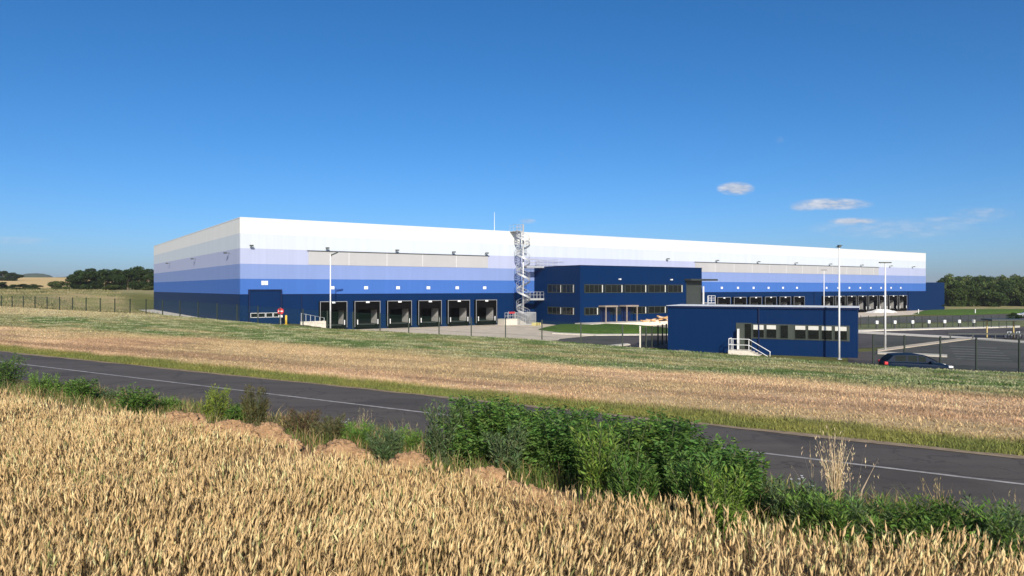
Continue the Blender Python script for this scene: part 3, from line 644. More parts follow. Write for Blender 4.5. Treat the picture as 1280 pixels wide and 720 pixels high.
for (a, b, bl) in edges:
    f = MB(); z0, z1, t = 1.46, 2.68, .05
    f.box(a, a+t, -.085, -.041, z0, z1); f.box(b-t, b, -.085, -.041, z0, z1); f.box(a+t, b-t, -.085, -.041, z0, z0+t); f.box(a+t, b-t, -.085, -.041, z1-t, z1)
    fo = f.build('window', M_frame, gh); MB().box(a+t, b-t, -.06, -.042, z0+t, z1-t).build('pane', M_glass, fo)
    if bl: MB().box(a+t+.02, b-t-.02, -.075, -.062, z1-t-bl, z1-t).build('blind', M_blind, fo)
stp = MB(); stp.box(5.75, 7.5, -1.5, -.004, -.3, .40)
for k in range(3): stp.box(7.5+k*.3, 7.8+k*.3, -1.5, -.004, -.3, .30-k*.12)
so = stp.build('steps', M_kerb, gh)
r = MB(); yy = -1.45
for z in (.9, 1.42): r.tube((5.8, yy, z), (7.5, yy, z), .03); r.tube((7.5, yy, z), (9.3, yy, z-1.05), .03); r.tube((5.8, yy, z), (5.8, -.1, z), .03)
for xx in (5.8, 6.15, 7.5): r.tube((xx, yy, .4), (xx, yy, 1.42), .03)
r.tube((9.25, yy, 0), (9.25, yy, .42), .03); r.tube((5.8, -.2, .4), (5.8, -.2, 1.42), .03); r.build('railing', M_white, so)

# ------------------------------------------------------------------ poles
def lamp(label, px, Yd, h, kind, zb=YARD):
    x, y = ray(px, Yd); o = thing('lamp_post', label, 'lamp post', (x, y, zb), 0, 'lamp posts around the site')
    MB().tube((0, 0, 0), (0, 0, h), .10, .06, n=10).build('post', M_white, o, True)
    MB().box(-.2, .2, -.2, .2, 0, .04).build('base_plate', M_galv, o)
    if kind == 'arm':
        m = MB(); m.tube((0, 0, h-.4), (.35, -.25, h-.1), .05); m.build('arm', M_white, o)
        m = MB(); m.add([(.15, -.45, h-.22), (1.0, -.45, h+.14), (1.0, .0, h+.14), (.15, .0, h-.22), (.15, -.45, h-.10), (1.0, -.45, h+.26), (1.0, 0, h+.26), (.15, 0, h-.10)], [(0,3,2,1),(4,5,6,7),(0,1,5,4),(1,2,6,5),(2,3,7,6),(3,0,4,7)]); m.build('lamp_head', M_frame, o)
    else:
        for s in (-1, 1): m = MB(); m.box(min(0, s*.55), max(0, s*.55), -.12, .12, h-.05, h+.05); m.build('lamp_head', M_frame, o)
    return o
lamp('white lamp post with one tilted head standing before the first dock door', 413, 92, 10.25, 'arm')
lamp('white lamp post with twin heads rising behind the gatehouse roof', 1030, 140, 9.4, 'twin')
lamp('tall white lamp post with twin heads right of the gatehouse', 1106.5, 68, 8.3, 'twin')
x, y = ray(1049, 59.5); cp_ = thing('camera_mast', 'slender white mast with a small gadget on top against the gatehouse front', 'mast', (x, y, YARD))
MB().tube((0, 0, 0), (0, 0, 9.25), .085, .06, n=10).build('pole', M_white, cp_, True); MB().box(-.16, .16, -.16, .16, 0, .05).build('base_plate', M_galv, cp_)
m = MB(); m.tube((-.28, 0, 9.28), (.28, .05, 9.42), .03); m.tube((-.1, -.2, 9.42), (.12, .2, 9.26), .03); m.box(-.1, .1, -.14, .14, 9.25, 9.45); m.build('camera_head', M_frame, cp_)

# ------------------------------------------------------------------ fences
def fence(label, pts, h, zs, panel=True, m_post=None, m_panel=None, thick=.035, name='fence', cat='fence', arm=False):
    o = thing(name, label, cat, (pts[0][0], pts[0][1], zs[0])); x0, y0, z0 = pts[0][0], pts[0][1], zs[0]
    for (x, y), z in zip(pts, zs):
        m = MB(); m.box(x-x0-thick, x-x0+thick, y-y0-thick, y-y0+thick, z-z0-.5, z-z0+h); m.box(x-x0-thick*1.2, x-x0+thick*1.2, y-y0-thick*1.2, y-y0+thick*1.2, z-z0+h, z-z0+h+.03); m.build('post', m_post or M_green, o)
    if panel:
        for (a, za), (b, zb2) in zip(zip(pts[:-1], zs[:-1]), zip(pts[1:], zs[1:])):
            d = Vector((b[0]-a[0], b[1]-a[1])); L = d.length; d /= L; n = Vector((-d.y, d.x))*.006
            m = MB(); q0 = Vector(a)+d*.045-Vector((x0, y0)); q1 = Vector(b)-d*.045-Vector((x0, y0)); za_, zb_ = za-z0, zb2-z0
            m.add([(q0.x-n.x, q0.y-n.y, za_+.05), (q1.x-n.x, q1.y-n.y, zb_+.05), (q1.x-n.x, q1.y-n.y, zb_+h-.05), (q0.x-n.x, q0.y-n.y, za_+h-.05)], [(0, 1, 2, 3)])
            pm = m.build('mesh_panel', m_panel or M_mesh, o)
            r = MB()
            for hh in (.1, h*.36, h*.68, h-.08): r.tube((q0.x, q0.y, za_+hh), (q1.x, q1.y, zb_+hh), .008, n=4, cap=False)
            r.build('rail', M_green, pm)
    return o
qv = [140-3.75*k for k in range(32)]; qv = [q for q in qv if q > 22]
pts = [pq(53.6, q) for q in qv]; zs = [float(np.interp(q, zq, zc_))-.30 for q in qv]
zs = [z-.2*float(sst(np.array([60-q]), 0, 20)[0]) for z, q in zip(zs, qv)]
fence('long dark green mesh fence following the top of the mown meadow', pts, 2.15, zs, thick=.05)
qv = [6.4, 4.3, 2.0, -.2, -2.7, -5.2, -7.7]
fence('short green mesh fence behind the dark blue parked car', [pq(61, q) for q in qv], 2.35, [YARD]*len(qv), thick=.045, m_panel=wire_mat('near_wire_mesh', (.015, .04, .025), .22))
pp = [ray(1076+9.6*k, 106) for k in range(21)]
fence('far green fence of closely set posts behind the row of white headed posts', pp, 1.8, [YARD]*21, thick=.035)
pp = [ray(1262, 106), ray(1290, 112), ray(1330, 120)]
gt = [ray(801, 68.2), ray(807.5, 70), ray(815, 71.5), ray(822.5, 73), ray(828, 74.5), ray(833, 76)]
fence('dark mesh gate panels beside the left end of the gatehouse', gt, 2.1, [YARD]*6, m_panel=M_mesh_dense, thick=.06, name='gate', cat='gate')
gp = thing('gate_post', 'pale grey gate post just left of the gatehouse', 'post', (*ray(800, 67), YARD)); MB().box(-.06, .06, -.06, .06, 0, 2.3).build('post', M_kerb, gp, bevel=.01); MB().box(-.075, .075, -.075, .075, 2.301, 2.36).build('cap', M_galv, gp)
# row of white headed posts
wp0 = None; wdesc = ['closest to the gatehouse', 'second from the gatehouse', 'third from the gatehouse', 'in the middle of its row', 'third from the bike shelter', 'second from the bike shelter', 'closest to the bike shelter']
for k, px in enumerate((1096, 1118.5, 1140.6, 1161, 1180.6, 1199, 1217)):
    x, y = ray(px, 103+k*.6)
    if wp0 is None:
        wp0 = o = thing('charging_post', '', 'charging post', (x, y, YARD), 0, 'white headed posts along the grass strip')
        MB().box(-.11, .11, -.11, .11, 0, .75).build('post', M_char, o, bevel=.01); MB().box(-.19, .19, -.14, .14, .751, 1.22).build('head', M_white, o, bevel=.04)
        MB().box(-.12, .12, -.155, -.141, .9, 1.12).build('screen', M_blind, o)
    else: o = copy_tree(wp0); o.location = (x, y, YARD)
    o['label'] = 'white headed charging post before the green fence, '+wdesc[k]
# white marker posts further back
for (px, py, lab) in ((1219, 391, 'small white marker post on the far lawn near the wood'), (1148, 391, 'small white marker post at the left end of the far lawn')):
    x, y = at(px, py+2, YARD); o = thing('marker_post', lab, 'post', (x, y, YARD+.2)); MB().box(-.07, .07, -.07, .07, 0, .9).build('post', M_white, o, bevel=.02); MB().box(-.10, .10, -.10, .10, .901, .95).build('cap', M_white, o)

# ------------------------------------------------------------------ bike shelter, bikes, barrier
bx_, by_ = ray(1233, 84); bs = thing('bike_shelter', 'open bike shelter with thin black roof on yellowish posts at the right edge', 'shelter', (bx_, by_, YARD), R(-6))
m = MB(); m.box(-.1, 5.6, -1.4, 1.0, 2.12, 2.30); m.build('roof', M_char, bs)
for xx in (0, 2.9, 5.4): 
    m = MB(); m.box(xx, xx+.12, -.06, .06, 0, 2.119); m.build('post', mat('ochre_post', (.42, .33, .12), .5), bs)
bar = thing('barrier_rail', 'low dark rail on short legs running along the path to the bike shelter', 'barrier', (*ray(1185, 83), YARD), R(-3))
m = MB(); m.box(0, 11, -.05, .05, .55, .72)
m.build('rail', M_char, bar)
for k in range(5): MB().box(.2+k*2.5, .32+k*2.5, -.05, .05, 0, .549).build('leg', M_char, bar)
def bike(label, x, y, rz):
    o = thing('bicycle', label, 'bicycle', (x, y, YARD+.02), rz, 'bicycles under the shelter')
    for xx in (-.52, .52):
        w_ = MB(); w_.ring((xx, 0, .34), .32, .03); wo = w_.build('wheel', M_black, o, True); s_ = MB()
        for k in range(8): a = k*math.pi/4; s_.tube((xx, 0, .34), (xx+.31*math.cos(a), 0, .34+.31*math.sin(a)), .006, n=3)
        s_.build('spokes', M_galv, wo)
    f = MB(); f.tube((-.52, 0, .34), (-.15, 0, .85), .02); f.tube((-.52, 0, .34), (-.05, 0, .34), .02); f.tube((-.05, 0, .34), (-.2, 0, .9), .022); f.tube((-.05, 0, .34), (.38, 0, .8), .024); f.tube((-.16, 0, .82), (.38, 0, .82), .022); f.tube((.36, 0, .95), (.52, 0, .34), .022); f.build('frame', mat('bike_paint_'+str(len(label)), (.5, .56, .58), .4), o)
    m = MB(); m.box(-.32, -.08, -.06, .06, .9, .96); m.build('saddle', M_black, o, bevel=.02)
    m = MB(); m.tube((.34, -.28, 1.0), (.34, .28, 1.0), .018); m.tube((.36, 0, .93), (.34, 0, 1.0), .02); m.build('handlebar', M_black, o)
bxs, bys = ray(1261, 83.2); bike('pale bicycle parked under the shelter nearer the yellow corner post', bxs, bys, R(20))
bxs, bys = ray(1272, 83.2); bike('pale bicycle parked under the shelter at the very right edge', bxs, bys, R(25))

# ------------------------------------------------------------------ cars
P_blue = mat('navy_car_paint', (.003, .012, .032), .5, var=.05, spec=.07)
M_cglass = mat('car_glass', (.006, .012, .012),   .5, var=.2, spec=.04)
def car(name, label, loc, rz, paint, van=False):
    o = thing(name, label, 'car', loc, rz); L = 4.3
    # stations: x, bottom, sill(half width), shoulder z, roof z, half width low, shoulder, roof half width
    S = [(-2.15, .42, .78, .62, .66), (-2.05, .30, .95, .78, .80), (-1.75, .26, 1.0, .84, .86), (-1.2, .22, 1.0, .87, .88), (-.3, .22, .97, .88, .88), (.6, .22, .94, .88, .88), (1.2, .24, .90, .87, .87), (1.7, .26, .82, .82, .82), (2.02, .30, .70, .72, .72), (2.15, .40, .58, .58, .58)]
    vs = []; n = 8
    for (x, zb_, zs_, wl_, ws) in S:
        ring = [(x, -wl_*.92, zb_), (x, -wl_, zb_+.12), (x, -ws, zs_-.14), (x, -ws*.93, zs_), (x, ws*.93, zs_), (x, ws, zs_-.14), (x, wl_, zb_+.12), (x, wl_*.92, zb_)]; vs += ring
    fs = [(i*n+j, (i+1)*n+j, (i+1)*n+(j+1) % n, i*n+(j+1) % n) for i in range(len(S)-1) for j in range(n)]+[tuple(range(n)), tuple(range((len(S)-1)*n, len(S)*n))[::-1]]
    b = MB().add(vs, fs).build('body', paint, o, True); s = b.modifiers.new('s', 'SUBSURF'); s.levels = s.render_levels = 2
    rh = 1.46 if not van else 1.75
    T = [(-1.98, .95, 1.0, .74), (-1.55, .95, rh-.07, .70), (-.9, .95, rh-.01, .68), (-.1, .93, rh, .67), (.45, .93, rh-.10, .66), (1.22, .89, .93, .74)]
    vs = []
    for (x, zl, zr, hw) in T: vs += [(x, -.83, zl-.04), (x, -hw, zr), (x, hw, zr), (x, .83, zl-.04)]
    fs = [(i*4+j, (i+1)*4+j, (i+1)*4+(j+1) % 4, i*4+(j+1) % 4) for i in range(len(T)-1) for j in range(4)]+[(0, 1, 2, 3), tuple(range(20, 24))[::-1]]
    c = MB().add(vs, fs).build('cabin', paint, o, False, .04)
    def lerp(a, b, t): return a+(b-a)*t
    def side(x, t, sgn):  # point on cabin side at x, fraction t of height
        for (a, b2) in zip(T[:-1], T[1:]):
            if a[0] <= x <= b2[0]: k = (x-a[0])/(b2[0]-a[0]); zl = lerp(a[1], b2[1], k)-.04; zr = lerp(a[2], b2[2], k); hw = lerp(a[3], b2[3], k); break
        return (x, sgn*(lerp(.83, hw, t)+.014), lerp(zl, zr, t))
    for sgn in (-1, 1):
        for (x0, x1) in ((-1.45, -.78), (-.66, -.12), (-.02, .42)):
            m = MB(); k = 5; vs = []
            for i in range(k): 
                xx = lerp(x0, x1, i/(k-1)); vs += [side(xx, .16, sgn), side(xx, .86, sgn)]
            m.add(vs, [(2*i, 2*i+2, 2*i+3, 2*i+1) for i in range(k-1)]); m.build('side_window', M_cglass, c)
    m = MB(); m.add([(.52, -.6, rh-.12+.0), (.52, .6, rh-.12), (1.18, .68, .965), (1.18, -.68, .965)], [(0, 1, 2, 3)]); wsd = m.build('windscreen', M_cglass, c); wsd.location = (.012, 0, .02)
    m = MB(); m.add([(-1.58, -.6, rh-.12), (-1.58, .6, rh-.12), (-1.93, .66, 1.06), (-1.93, -.66, 1.06)], [(0, 1, 2, 3)]); rwd = m.build('rear_window', M_cglass, c); rwd.location = (-.02, 0, .012)
    for sgn in (-1, 1):
        m = MB(); m.box(1.78, 2.06, sgn*.66-.13, sgn*.66+.13, .60, .74); m.build('headlight', M_white, o, bevel=.03)
        m = MB(); m.box(-2.12, -1.90, sgn*.70-.12, sgn*.70+.12, .74, .94); m.build('tail_light', M_red, o, bevel=.03)
        m = MB(); m.box(.62, .80, sgn*.95-.09, sgn*.95+.09, .93, 1.05); m.build('mirror', paint, o, bevel=.02)
        for xx in (-1.32, 1.32):
            m = MB(); m.ring((xx, sgn*.80, .31), .23, .085, n=24, m=8); wo = m.build('wheel', M_black, o, True); r_ = MB(); r_.tube((xx, sgn*.76, .31), (xx, sgn*.88, .31), .17, n=16); r_.build('rim', M_galv, wo)
    return o
P_silver = mat('silver_car_paint', (.55, .57, .60), .25, metal=.3, var=.04, coat=.5)
cx_, cy_ = ray(1144, 48.6); car('parked_car', 'dark blue hatchback car half hidden by the meadow crest right of the gatehouse', (cx_, cy_, YARD+.02), R(-12), P_blue)
cx_, cy_ = ray(1288, 140); car('parked_car', 'silver car parked before the wood at the right edge', (cx_, cy_, YARD+.15), R(150), P_silver, True)

# ------------------------------------------------------------------ plant makers
def unit(v): return v/np.maximum(np.linalg.norm(v, axis=1, keepdims=True), 1e-9)
def leaves(P, D, L, W, col, fold=.25):
    """diamond leaves: base P, axis D, length L, width W -> verts, quads, colours"""
    n = len(P); D = unit(D); r = unit(rng.normal(size=(n, 3))); S = unit(np.cross(D, r)); Nn = np.cross(S, D)
    L = L[:, None]; W = W[:, None]
    a = P; b = P+D*L*.45+S*W*.5+Nn*W*fold; c = P+D*L-Nn*L*.12; d = P+D*L*.45-S*W*.5+Nn*W*fold
    V = np.stack([a, b, c, d], 1).reshape(-1, 3); f = np.arange(4*n).reshape(n, 4)
    return V, f, np.repeat(col, 4, 0)
def join(parts):
    V = []; Fc = []; C_ = []; o = 0
    for v, f, c in parts: V.append(v); Fc.append(f+o); C_.append(c); o += len(v)
    return np.concatenate(V), np.concatenate(Fc), np.concatenate(C_)
def tint(n, c, var=.3, hue=.15):
    k = 1+var*(rng.random((n, 1))*2-1); h = 1+hue*(rng.random((n, 3))*2-1); return np.array(c)*k*h
def blades(x, y, z, h, w_, col, lean=.35, bend=.5):
    n = len(x); a = rng.random(n)*6.283; ln = lean*rng.random(n)*h
    P = np.stack([x, y, z], 1); s = np.stack([np.cos(a), np.sin(a), 0*a], 1)*(w_/2)[:, None]
    dr = rng.random(n)*6.283; dv = np.stack([np.cos(dr), np.sin(dr), 0*dr], 1)
    m_ = P+dv*(ln*.35)[:, None]; m_[:, 2] += h*.6; t = P+dv*ln[:, None]; t[:, 2] += h*(1-bend*.3*rng.random(n))
    V = np.stack([P-s, P+s, m_+s*.7, t, m_-s*.7], 1).reshape(-1, 3); k = np.arange(n)*5
    f = np.concatenate([np.stack([k, k+1, k+2, k+4], 1), np.stack([k+4, k+2, k+3, k+3], 1)])
    # two polygons per blade: quad and a (degenerate free) triangle as thin quad
    V2 = np.stack([P-s, P+s, m_+s*.7, m_-s*.7, m_-s*.7, m_+s*.7, t+s*.06, t-s*.06], 1).reshape(-1, 3); k = np.arange(n)*8
    f = np.concatenate([np.stack([k, k+1, k+2, k+3], 1), np.stack([k+4, k+5, k+6, k+7], 1)])
    return V2, f, np.repeat(col, 8, 0)

def shrub_mesh(h, r, stems, per, leaf, c, kind='leafy'):
    P = []; D = []; SM = MB()
    for k in range(stems):
        a = random.random()*6.283; rb = r*.35*random.random(); bx0 = Vector((rb*math.cos(a), rb*math.sin(a), 0)); hh = h*(.42+.68*random.random()**.9)
        out_ = r*(.25+.75*random.random())*(1 if kind == 'leafy' else .75); tip = Vector((bx0.x+out_*math.cos(a), bx0.y+out_*math.sin(a), hh)); mid = bx0.lerp(tip, .5)+Vector((0, 0, hh*.12))-Vector((math.cos(a), math.sin(a), 0))*out_*.12
        SM.tube(bx0, mid, .012, .009, 5); SM.tube(mid, tip, .009, .004, 5)
        t = rng.random(per)**.75*.93+.07
        b0 = np.array(bx0); m0 = np.array(mid); t0 = np.array(tip)
        pt = ((1-t)**2)[:, None]*b0+(2*t*(1-t))[:, None]*m0+(t**2)[:, None]*t0
        sp = (.10+.16*(1-t))*r/.55 if kind == 'leafy' else (.05+.06*(1-t))
        ang = rng.random(per)*6.283; rad = np.sqrt(rng.random(per))*sp
        off_ = np.stack([np.cos(ang)*rad, np.sin(ang)*rad, (rng.random(per)-.5)*.12], 1); P.append(pt+off_)
        d = np.stack([np.cos(ang), np.sin(ang), np.full(per, .1)+rng.normal(size=per)*.35 + (.0 if kind == 'leafy' else .9)], 1); D.append(d)
    P = np.concatenate(P); D = np.concatenate(D); n = len(P); keep = P[:, 2] > .02; P = P[keep]; D = D[keep]; n = len(P)
    L = leaf[0]*(.65+.7*rng.random(n)); W = L*leaf[1]; cc = tint(n, c, .4, .16)
    return SM, leaves(P, D, L, W, cc)
def shrub(name, label, cat, p, q, h, r, stems, per, leaf, c, kind='leafy', group=None, zoff=0):
    x, y = pq(p, q); o = thing(name, label, cat, (x, y, hz(x, y)+zoff), 0, group); SM, (V, f, cc) = shrub_mesh(h, r, stems, per, leaf, c, kind)
    SM.build('stems', M_stem, o); npmesh('foliage', V, f, M_leaf, o, cc); return o
def pxq(px, p): r_ = (px-640)/F; Yd = p/(NX*r_+NY); return Yd*(UX*r_+UY)
DG = (.110, .205, .040); MG = (.155, .265, .055); GG = (.125, .19, .08); YG = (.21, .27, .045)
# the big bush row beside the road
rowspec = [ # px, p, h, r, colour, kind, label
    (556, 11.9, 1.15, .50, GG, 'spire', 'grey green bushy weed at the left end of the big hedge'),
    (598, 12.3, 1.50, .60, MG, 'leafy', 'bright green bush behind the grey green weed in the big hedge'),
    (640, 12.5, 1.58, .62, DG, 'leafy', 'tallest leafy bush in the left half of the big hedge'),
    (690, 12.5, 1.50, .62, MG, 'leafy', 'leafy bush in the middle of the big hedge above the clods'),
    (738, 12.3, 1.48, .60, DG, 'leafy', 'dark leafy bush right of the middle of the big hedge'),
    (784, 12.0, 1.45, .60, MG, 'leafy', 'leafy bush in the right half of the big hedge'),
    (826, 11.9, 1.52, .60, DG, 'leafy', 'tall leafy bush in the right half of the big hedge'),
    (866, 11.7, 1.32, .55, MG, 'leafy', 'leafy bush near the right end of the big hedge'),
    (898, 11.2, 1.12, .42, DG, 'leafy', 'dark low bush at the right end of the big hedge'),
    (932, 12.2, 1.05, .26, MG, 'leafy', 'thin branch like sapling leaning out right of the big hedge'),
    (632, 11.3, .90, .40, GG, 'spire', 'pale grey weed standing in front of the big hedge'),
    (745, 10.2, 1.05, .38, MG, 'spire', 'upright weed before the big hedge at the wheat edge'),
    (790, 9.9, .85, .34, (.135, .23, .045), 'spire', 'lighter green weed before the big hedge at the wheat edge'),
    (870, 10.2, .82, .36, MG, 'spire', 'green upright weed right of the clods under the hedge'),
    (905, 9.7, .85, .36, MG, 'spire', 'green upright weed at the right foot of the hedge')]
for (px, p, h, r_, c, kind, lab) in rowspec:
    c = tuple(np.array(c)*np.array([(1, 1, 1), (1.2, 1.1, 1), (.85, .92, 1.05), (1.35, 1.18, .9)][int(px) % 4]))
    if kind == 'leafy': shrub('bush', lab, 'bush', p, pxq(px, p), h*.86, r_*1.25, 32 if r_ > .3 else 8, 250, (.10, .30), c, kind, 'bushes of the big hedge')
    else: shrub('weed', lab, 'weed', p, pxq(px, p), h*1.05, r_*1.1, 26, 100, (.085, .24), c, kind, 'weeds along the field edge')
# small bushes and weeds along the verge, left and right of the row
left = [(8, 12.4, .95, .42, DG, 'leafy', 'dark bush at the left picture edge beside the road'), (48, 11.6, .55, .42, MG, 'spire', 'spreading green weed near the left picture edge'),
    (78, 12.0, .5, .35, MG, 'leafy', 'low green bush second along the left verge'), (104, 11.4, .58, .24, DG, 'leafy', 'small round dark green bush at the wheat edge, left verge'),
    (132, 12.2, .42, .35, GG, 'spire', 'low grey green weed between the two dark green bushes'), (170, 11.2, .62, .36, DG, 'leafy', 'dark green bush with pointed top on the left verge'),
    (205, 12.3, .40, .35, MG, 'spire', 'low weed right of the pointed dark bush'), (268, 11.9, .70, .34, YG, 'spire', 'bright yellow green weed behind the clods'),
    (318, 11.9, .85, .30, (.13, .12, .045), 'spire', 'tall brownish weed with white flowers behind the clods'), (300, 12.3, .5, .3, DG, 'leafy', 'dark low bush between yellow green and brownish weeds'),
    (380, 12.0, .6, .38, (.14, .10, .05), 'spire', 'reddish brown weed clump beside the road'), (415, 11.8, .55, .34, (.12, .12, .05), 'spire', 'dry olive weed clump beside the reddish one'),
    (450, 11.8, .5, .34, MG, 'spire', 'green weed clump before the tall dry grass stalks'), (484, 11.0, .55, .28, GG, 'spire', 'grey green weed at the wheat edge left of the hedge'), (506, 12.3, .5, .32, MG, 'spire', 'low green weed close to the left end of the hedge')]
right = [(968, 11.3, .55, .40, DG, 'leafy', 'dark low bush right after the hedge'), (1000, 10.6, .58, .36, GG, 'spire', 'grey green weed under the white flowers'), (1030, 10.5, .6, .36, MG, 'spire', 'leafy green weed left of the dry grass tuft'),
    (1062, 10.6, .55, .38, GG, 'spire', 'grey green weed right of the dry grass tuft'), (1095, 10.8, .5, .40, DG, 'leafy', 'dark low bush between dry tuft and bright grass clump'),
    (1135, 10.6, .55, .42, MG, 'spire', 'bright green weed patch on the right verge'), (1172, 10.5, .58, .42, (.075, .14, .025), 'spire', 'fresh green weed clump on the right verge'), (1205, 10.6, .55, .4, MG, 'leafy', 'low rounded bush on the right verge'),
    (1240, 10.4, .72, .32, GG, 'spire', 'tall grey green weed near the right picture edge'), (1272, 10.3, .62, .36, MG, 'spire', 'green weed at the right picture edge')]
for (px, p, h, r_, c, kind, lab) in left+right:
    shrub('bush' if kind == 'leafy' else 'weed', lab, 'bush' if kind == 'leafy' else 'weed', p, pxq(px, p), h*(1.32 if px < 340 else 1.1 if px < 600 else 1.0), r_*1.55, 28, 110, (.075, .36) if kind == 'leafy' else (.08, .2), c, kind, 'weeds and bushes along the verge')
# dry grass tufts standing above the verge
def tuft(label, px, p, h, n, r_, c=(.66, .53, .33)):
    x, y = pq(p, pxq(px, p)); o = thing('grass_tuft', label, 'grass tuft', (x, y, hz(x, y)), 0, 'dry grass tufts on the verge')
    a = rng.random(n)*6.283; rr_ = np.sqrt(rng.random(n))*r_*.3; bl = blades(rr_*np.cos(a), rr_*np.sin(a), np.zeros(n), h*(.6+.4*rng.random(n)), np.full(n, .014), tint(n, c, .25, .06), .20 if n > 100 else .32)
    npmesh('stalks', *bl[:2], M_straw, o, bl[2])
    tips = bl[0].reshape(n, 8, 3)[:, 6]; k = 5; P = np.repeat(tips, k, 0)-np.stack([np.zeros(n*k), np.zeros(n*k), rng.random(n*k)*h*.22], 1); D = np.stack([rng.normal(size=n*k)*.3, rng.normal(size=n*k)*.3, np.ones(n*k)], 1)
    lv = leaves(P, D, np.full(n*k, .055), np.full(n*k, .010), tint(n*k, c, .3, .06)); tag(npmesh('seed_heads', *lv[:2], M_straw, o, lv[2]), kind='stuff')
tuft('tall pale dry grass tuft standing before the road on the right', 1044, 10.9, 1.6, 104, .20)
tuft('single thin dry grass stalks left of the tall pale tuft', 1017, 11.2, 1.5, 5, .1); tuft('single slanting dry stalks right of the tall pale tuft', 1066, 11.2, 1.5, 6, .2)
tuft('sparse brownish dry grass tuft further right on the verge', 1175, 11.2, 1.05, 34, .3, (.36, .28, .14)); tuft('thin dry grass stalks beside the road near the big hedge', 455, 12.4, 1.15, 18, .5, (.40, .34, .2))
tuft('a few thin grass stalks just left of the big hedge', 515, 12.6, .95, 9, .3, (.35, .33, .18)); tuft('thin dry stalks at the far right edge of the verge', 1262, 10.9, 1.1, 14, .3, (.34, .28, .15)); tuft('faint branching dry weed stalks right of the pale tuft', 1088, 11.4, .8, 14, .4, (.30, .22, .12))
def flowers(label, px, p, h, n):
    x, y = pq(p, pxq(px, p)); o = thing('white_flowers', label, 'flowers', (x, y, hz(x, y)), 0, 'white flowering weeds'); m = MB(); hd = MB()
    for k in range(n):
        a = random.random()*6.28; r_ = .18*random.random(); t = Vector((r_*math.cos(a), r_*math.sin(a), h*(.75+.3*random.random()))); m.tube((t.x*.3, t.y*.3, 0), t, .005, n=4); hd.tube(t, t+Vector((0, 0, .012)), .006, .022, n=7)
    m.build('stalks', M_stem, o); hd.build('flower_heads', M_white, o)
flowers('white umbel flowers right of the hedge beside the road', 1001, 10.9, .75, 9); flowers('white flowers in the brownish weed on the left verge', 309, 11.8, .75, 6); flowers('small white flowers by the verge weeds left of the hedge', 430, 12.2, .6, 7); flowers('white flowers before the hedge, close to its left end', 486, 12.3, .5, 8)
# clods of dug earth along the field edge
M_clod = mat('dug_earth', (.37, .235, .13), .95, var=.36, scale=7, bump=1.0, bscale=22, spec=.1)
def clod(label, px, p, s, seed):
    x, y = pq(p, pxq(px, p)); n, m_ = 44, 22; rs = np.random.default_rng(seed); ph = rs.random(6)*6.28
    I, J = np.meshgrid(np.arange(m_+1), np.arange(n), indexing='ij'); th = math.pi*.56*I/m_; a = 2*math.pi*J/n
    dx, dy, dz = np.sin(th)*np.cos(a), np.sin(th)*np.sin(a), np.cos(th)
    k = 1+.20*np.sin(2*a+ph[0])*np.sin(th)+.14*np.sin(3*a+ph[1]+th*3)*np.sin(th)
    lump = .62-1.9*np.abs(fbm(dx*2.2+dz*1.7+seed, dy*2.2-dz*1.3, 5, 3)-.5)-.45; fine = fbm(dx*8+dz*5, dy*8+dz*4+seed, 9, 2)-.5
    k = k*(1+.85*lump+.55*fine); k = np.where(k > .95, .95+(k-.95)*.6, k)
    V = np.stack([s*k*dx*1.2, s*k*dy, s*.8*k*dz], -1).reshape(-1, 3)
    f = np.array([(i*n+j, i*n+(j+1) % n, (i+1)*n+(j+1) % n, (i+1)*n+j) for i in range(m_) for j in range(n)])
    o = npmesh('earth_clod', V, f[:, ::-1], M_clod); o.location = (x, y, hz(x, y)+s*.62); tag(o, label, 'earth clod', 'clods of dug earth along the field edge')
cl = [(216, 10.5, .24, 'earth clod, leftmost of the row behind the wheat'), (236, 10.5, .26, 'large sandy earth clod below the yellow green weed, left'), (262, 10.4, .2, 'low earth clod below the yellow green weed, right'), (290, 10.5, .26, 'broad sandy earth clod left of the brownish weed'), (306, 10.6, .22, 'earth clod below the brownish weed'),
    (336, 10.6, .28, 'tall cracked earth clod right of the brownish weed'), (352, 10.5, .18, 'small earth clod with a pale stone side'), (366, 10.4, .16, 'small round earth clod before the reddish weed'),
    (408, 10.4, .2, 'earth clod before the olive weed'), (425, 10.4, .27, 'broad earth clod left of the dry stalks'), (446, 10.5, .18, 'small dark cracked earth clod near dry stalks'), (514, 10.4, .24, 'single earth clod just left of the hedge'),
    (592, 10.3, .22, 'earth clod right of the grey green hedge end'), (612, 10.4, .24, 'wide earth clod under the hedge, pale top'), (640, 10.1, .22, 'earth clod under the pale grey weed'), (662, 10.0, .24, 'rounded earth clod under the hedge centre'), (692, 9.9, .2, 'earth clod right of centre under the hedge'), (815, 9.6, .22, 'mossy earth clod under the right half of hedge'), (852, 9.5, .24, 'flat sandy earth clod under the right end of hedge')]
for k, (px, p, s, lab) in enumerate(cl): clod(lab, px, p-.45, s*1.12, 100+k)

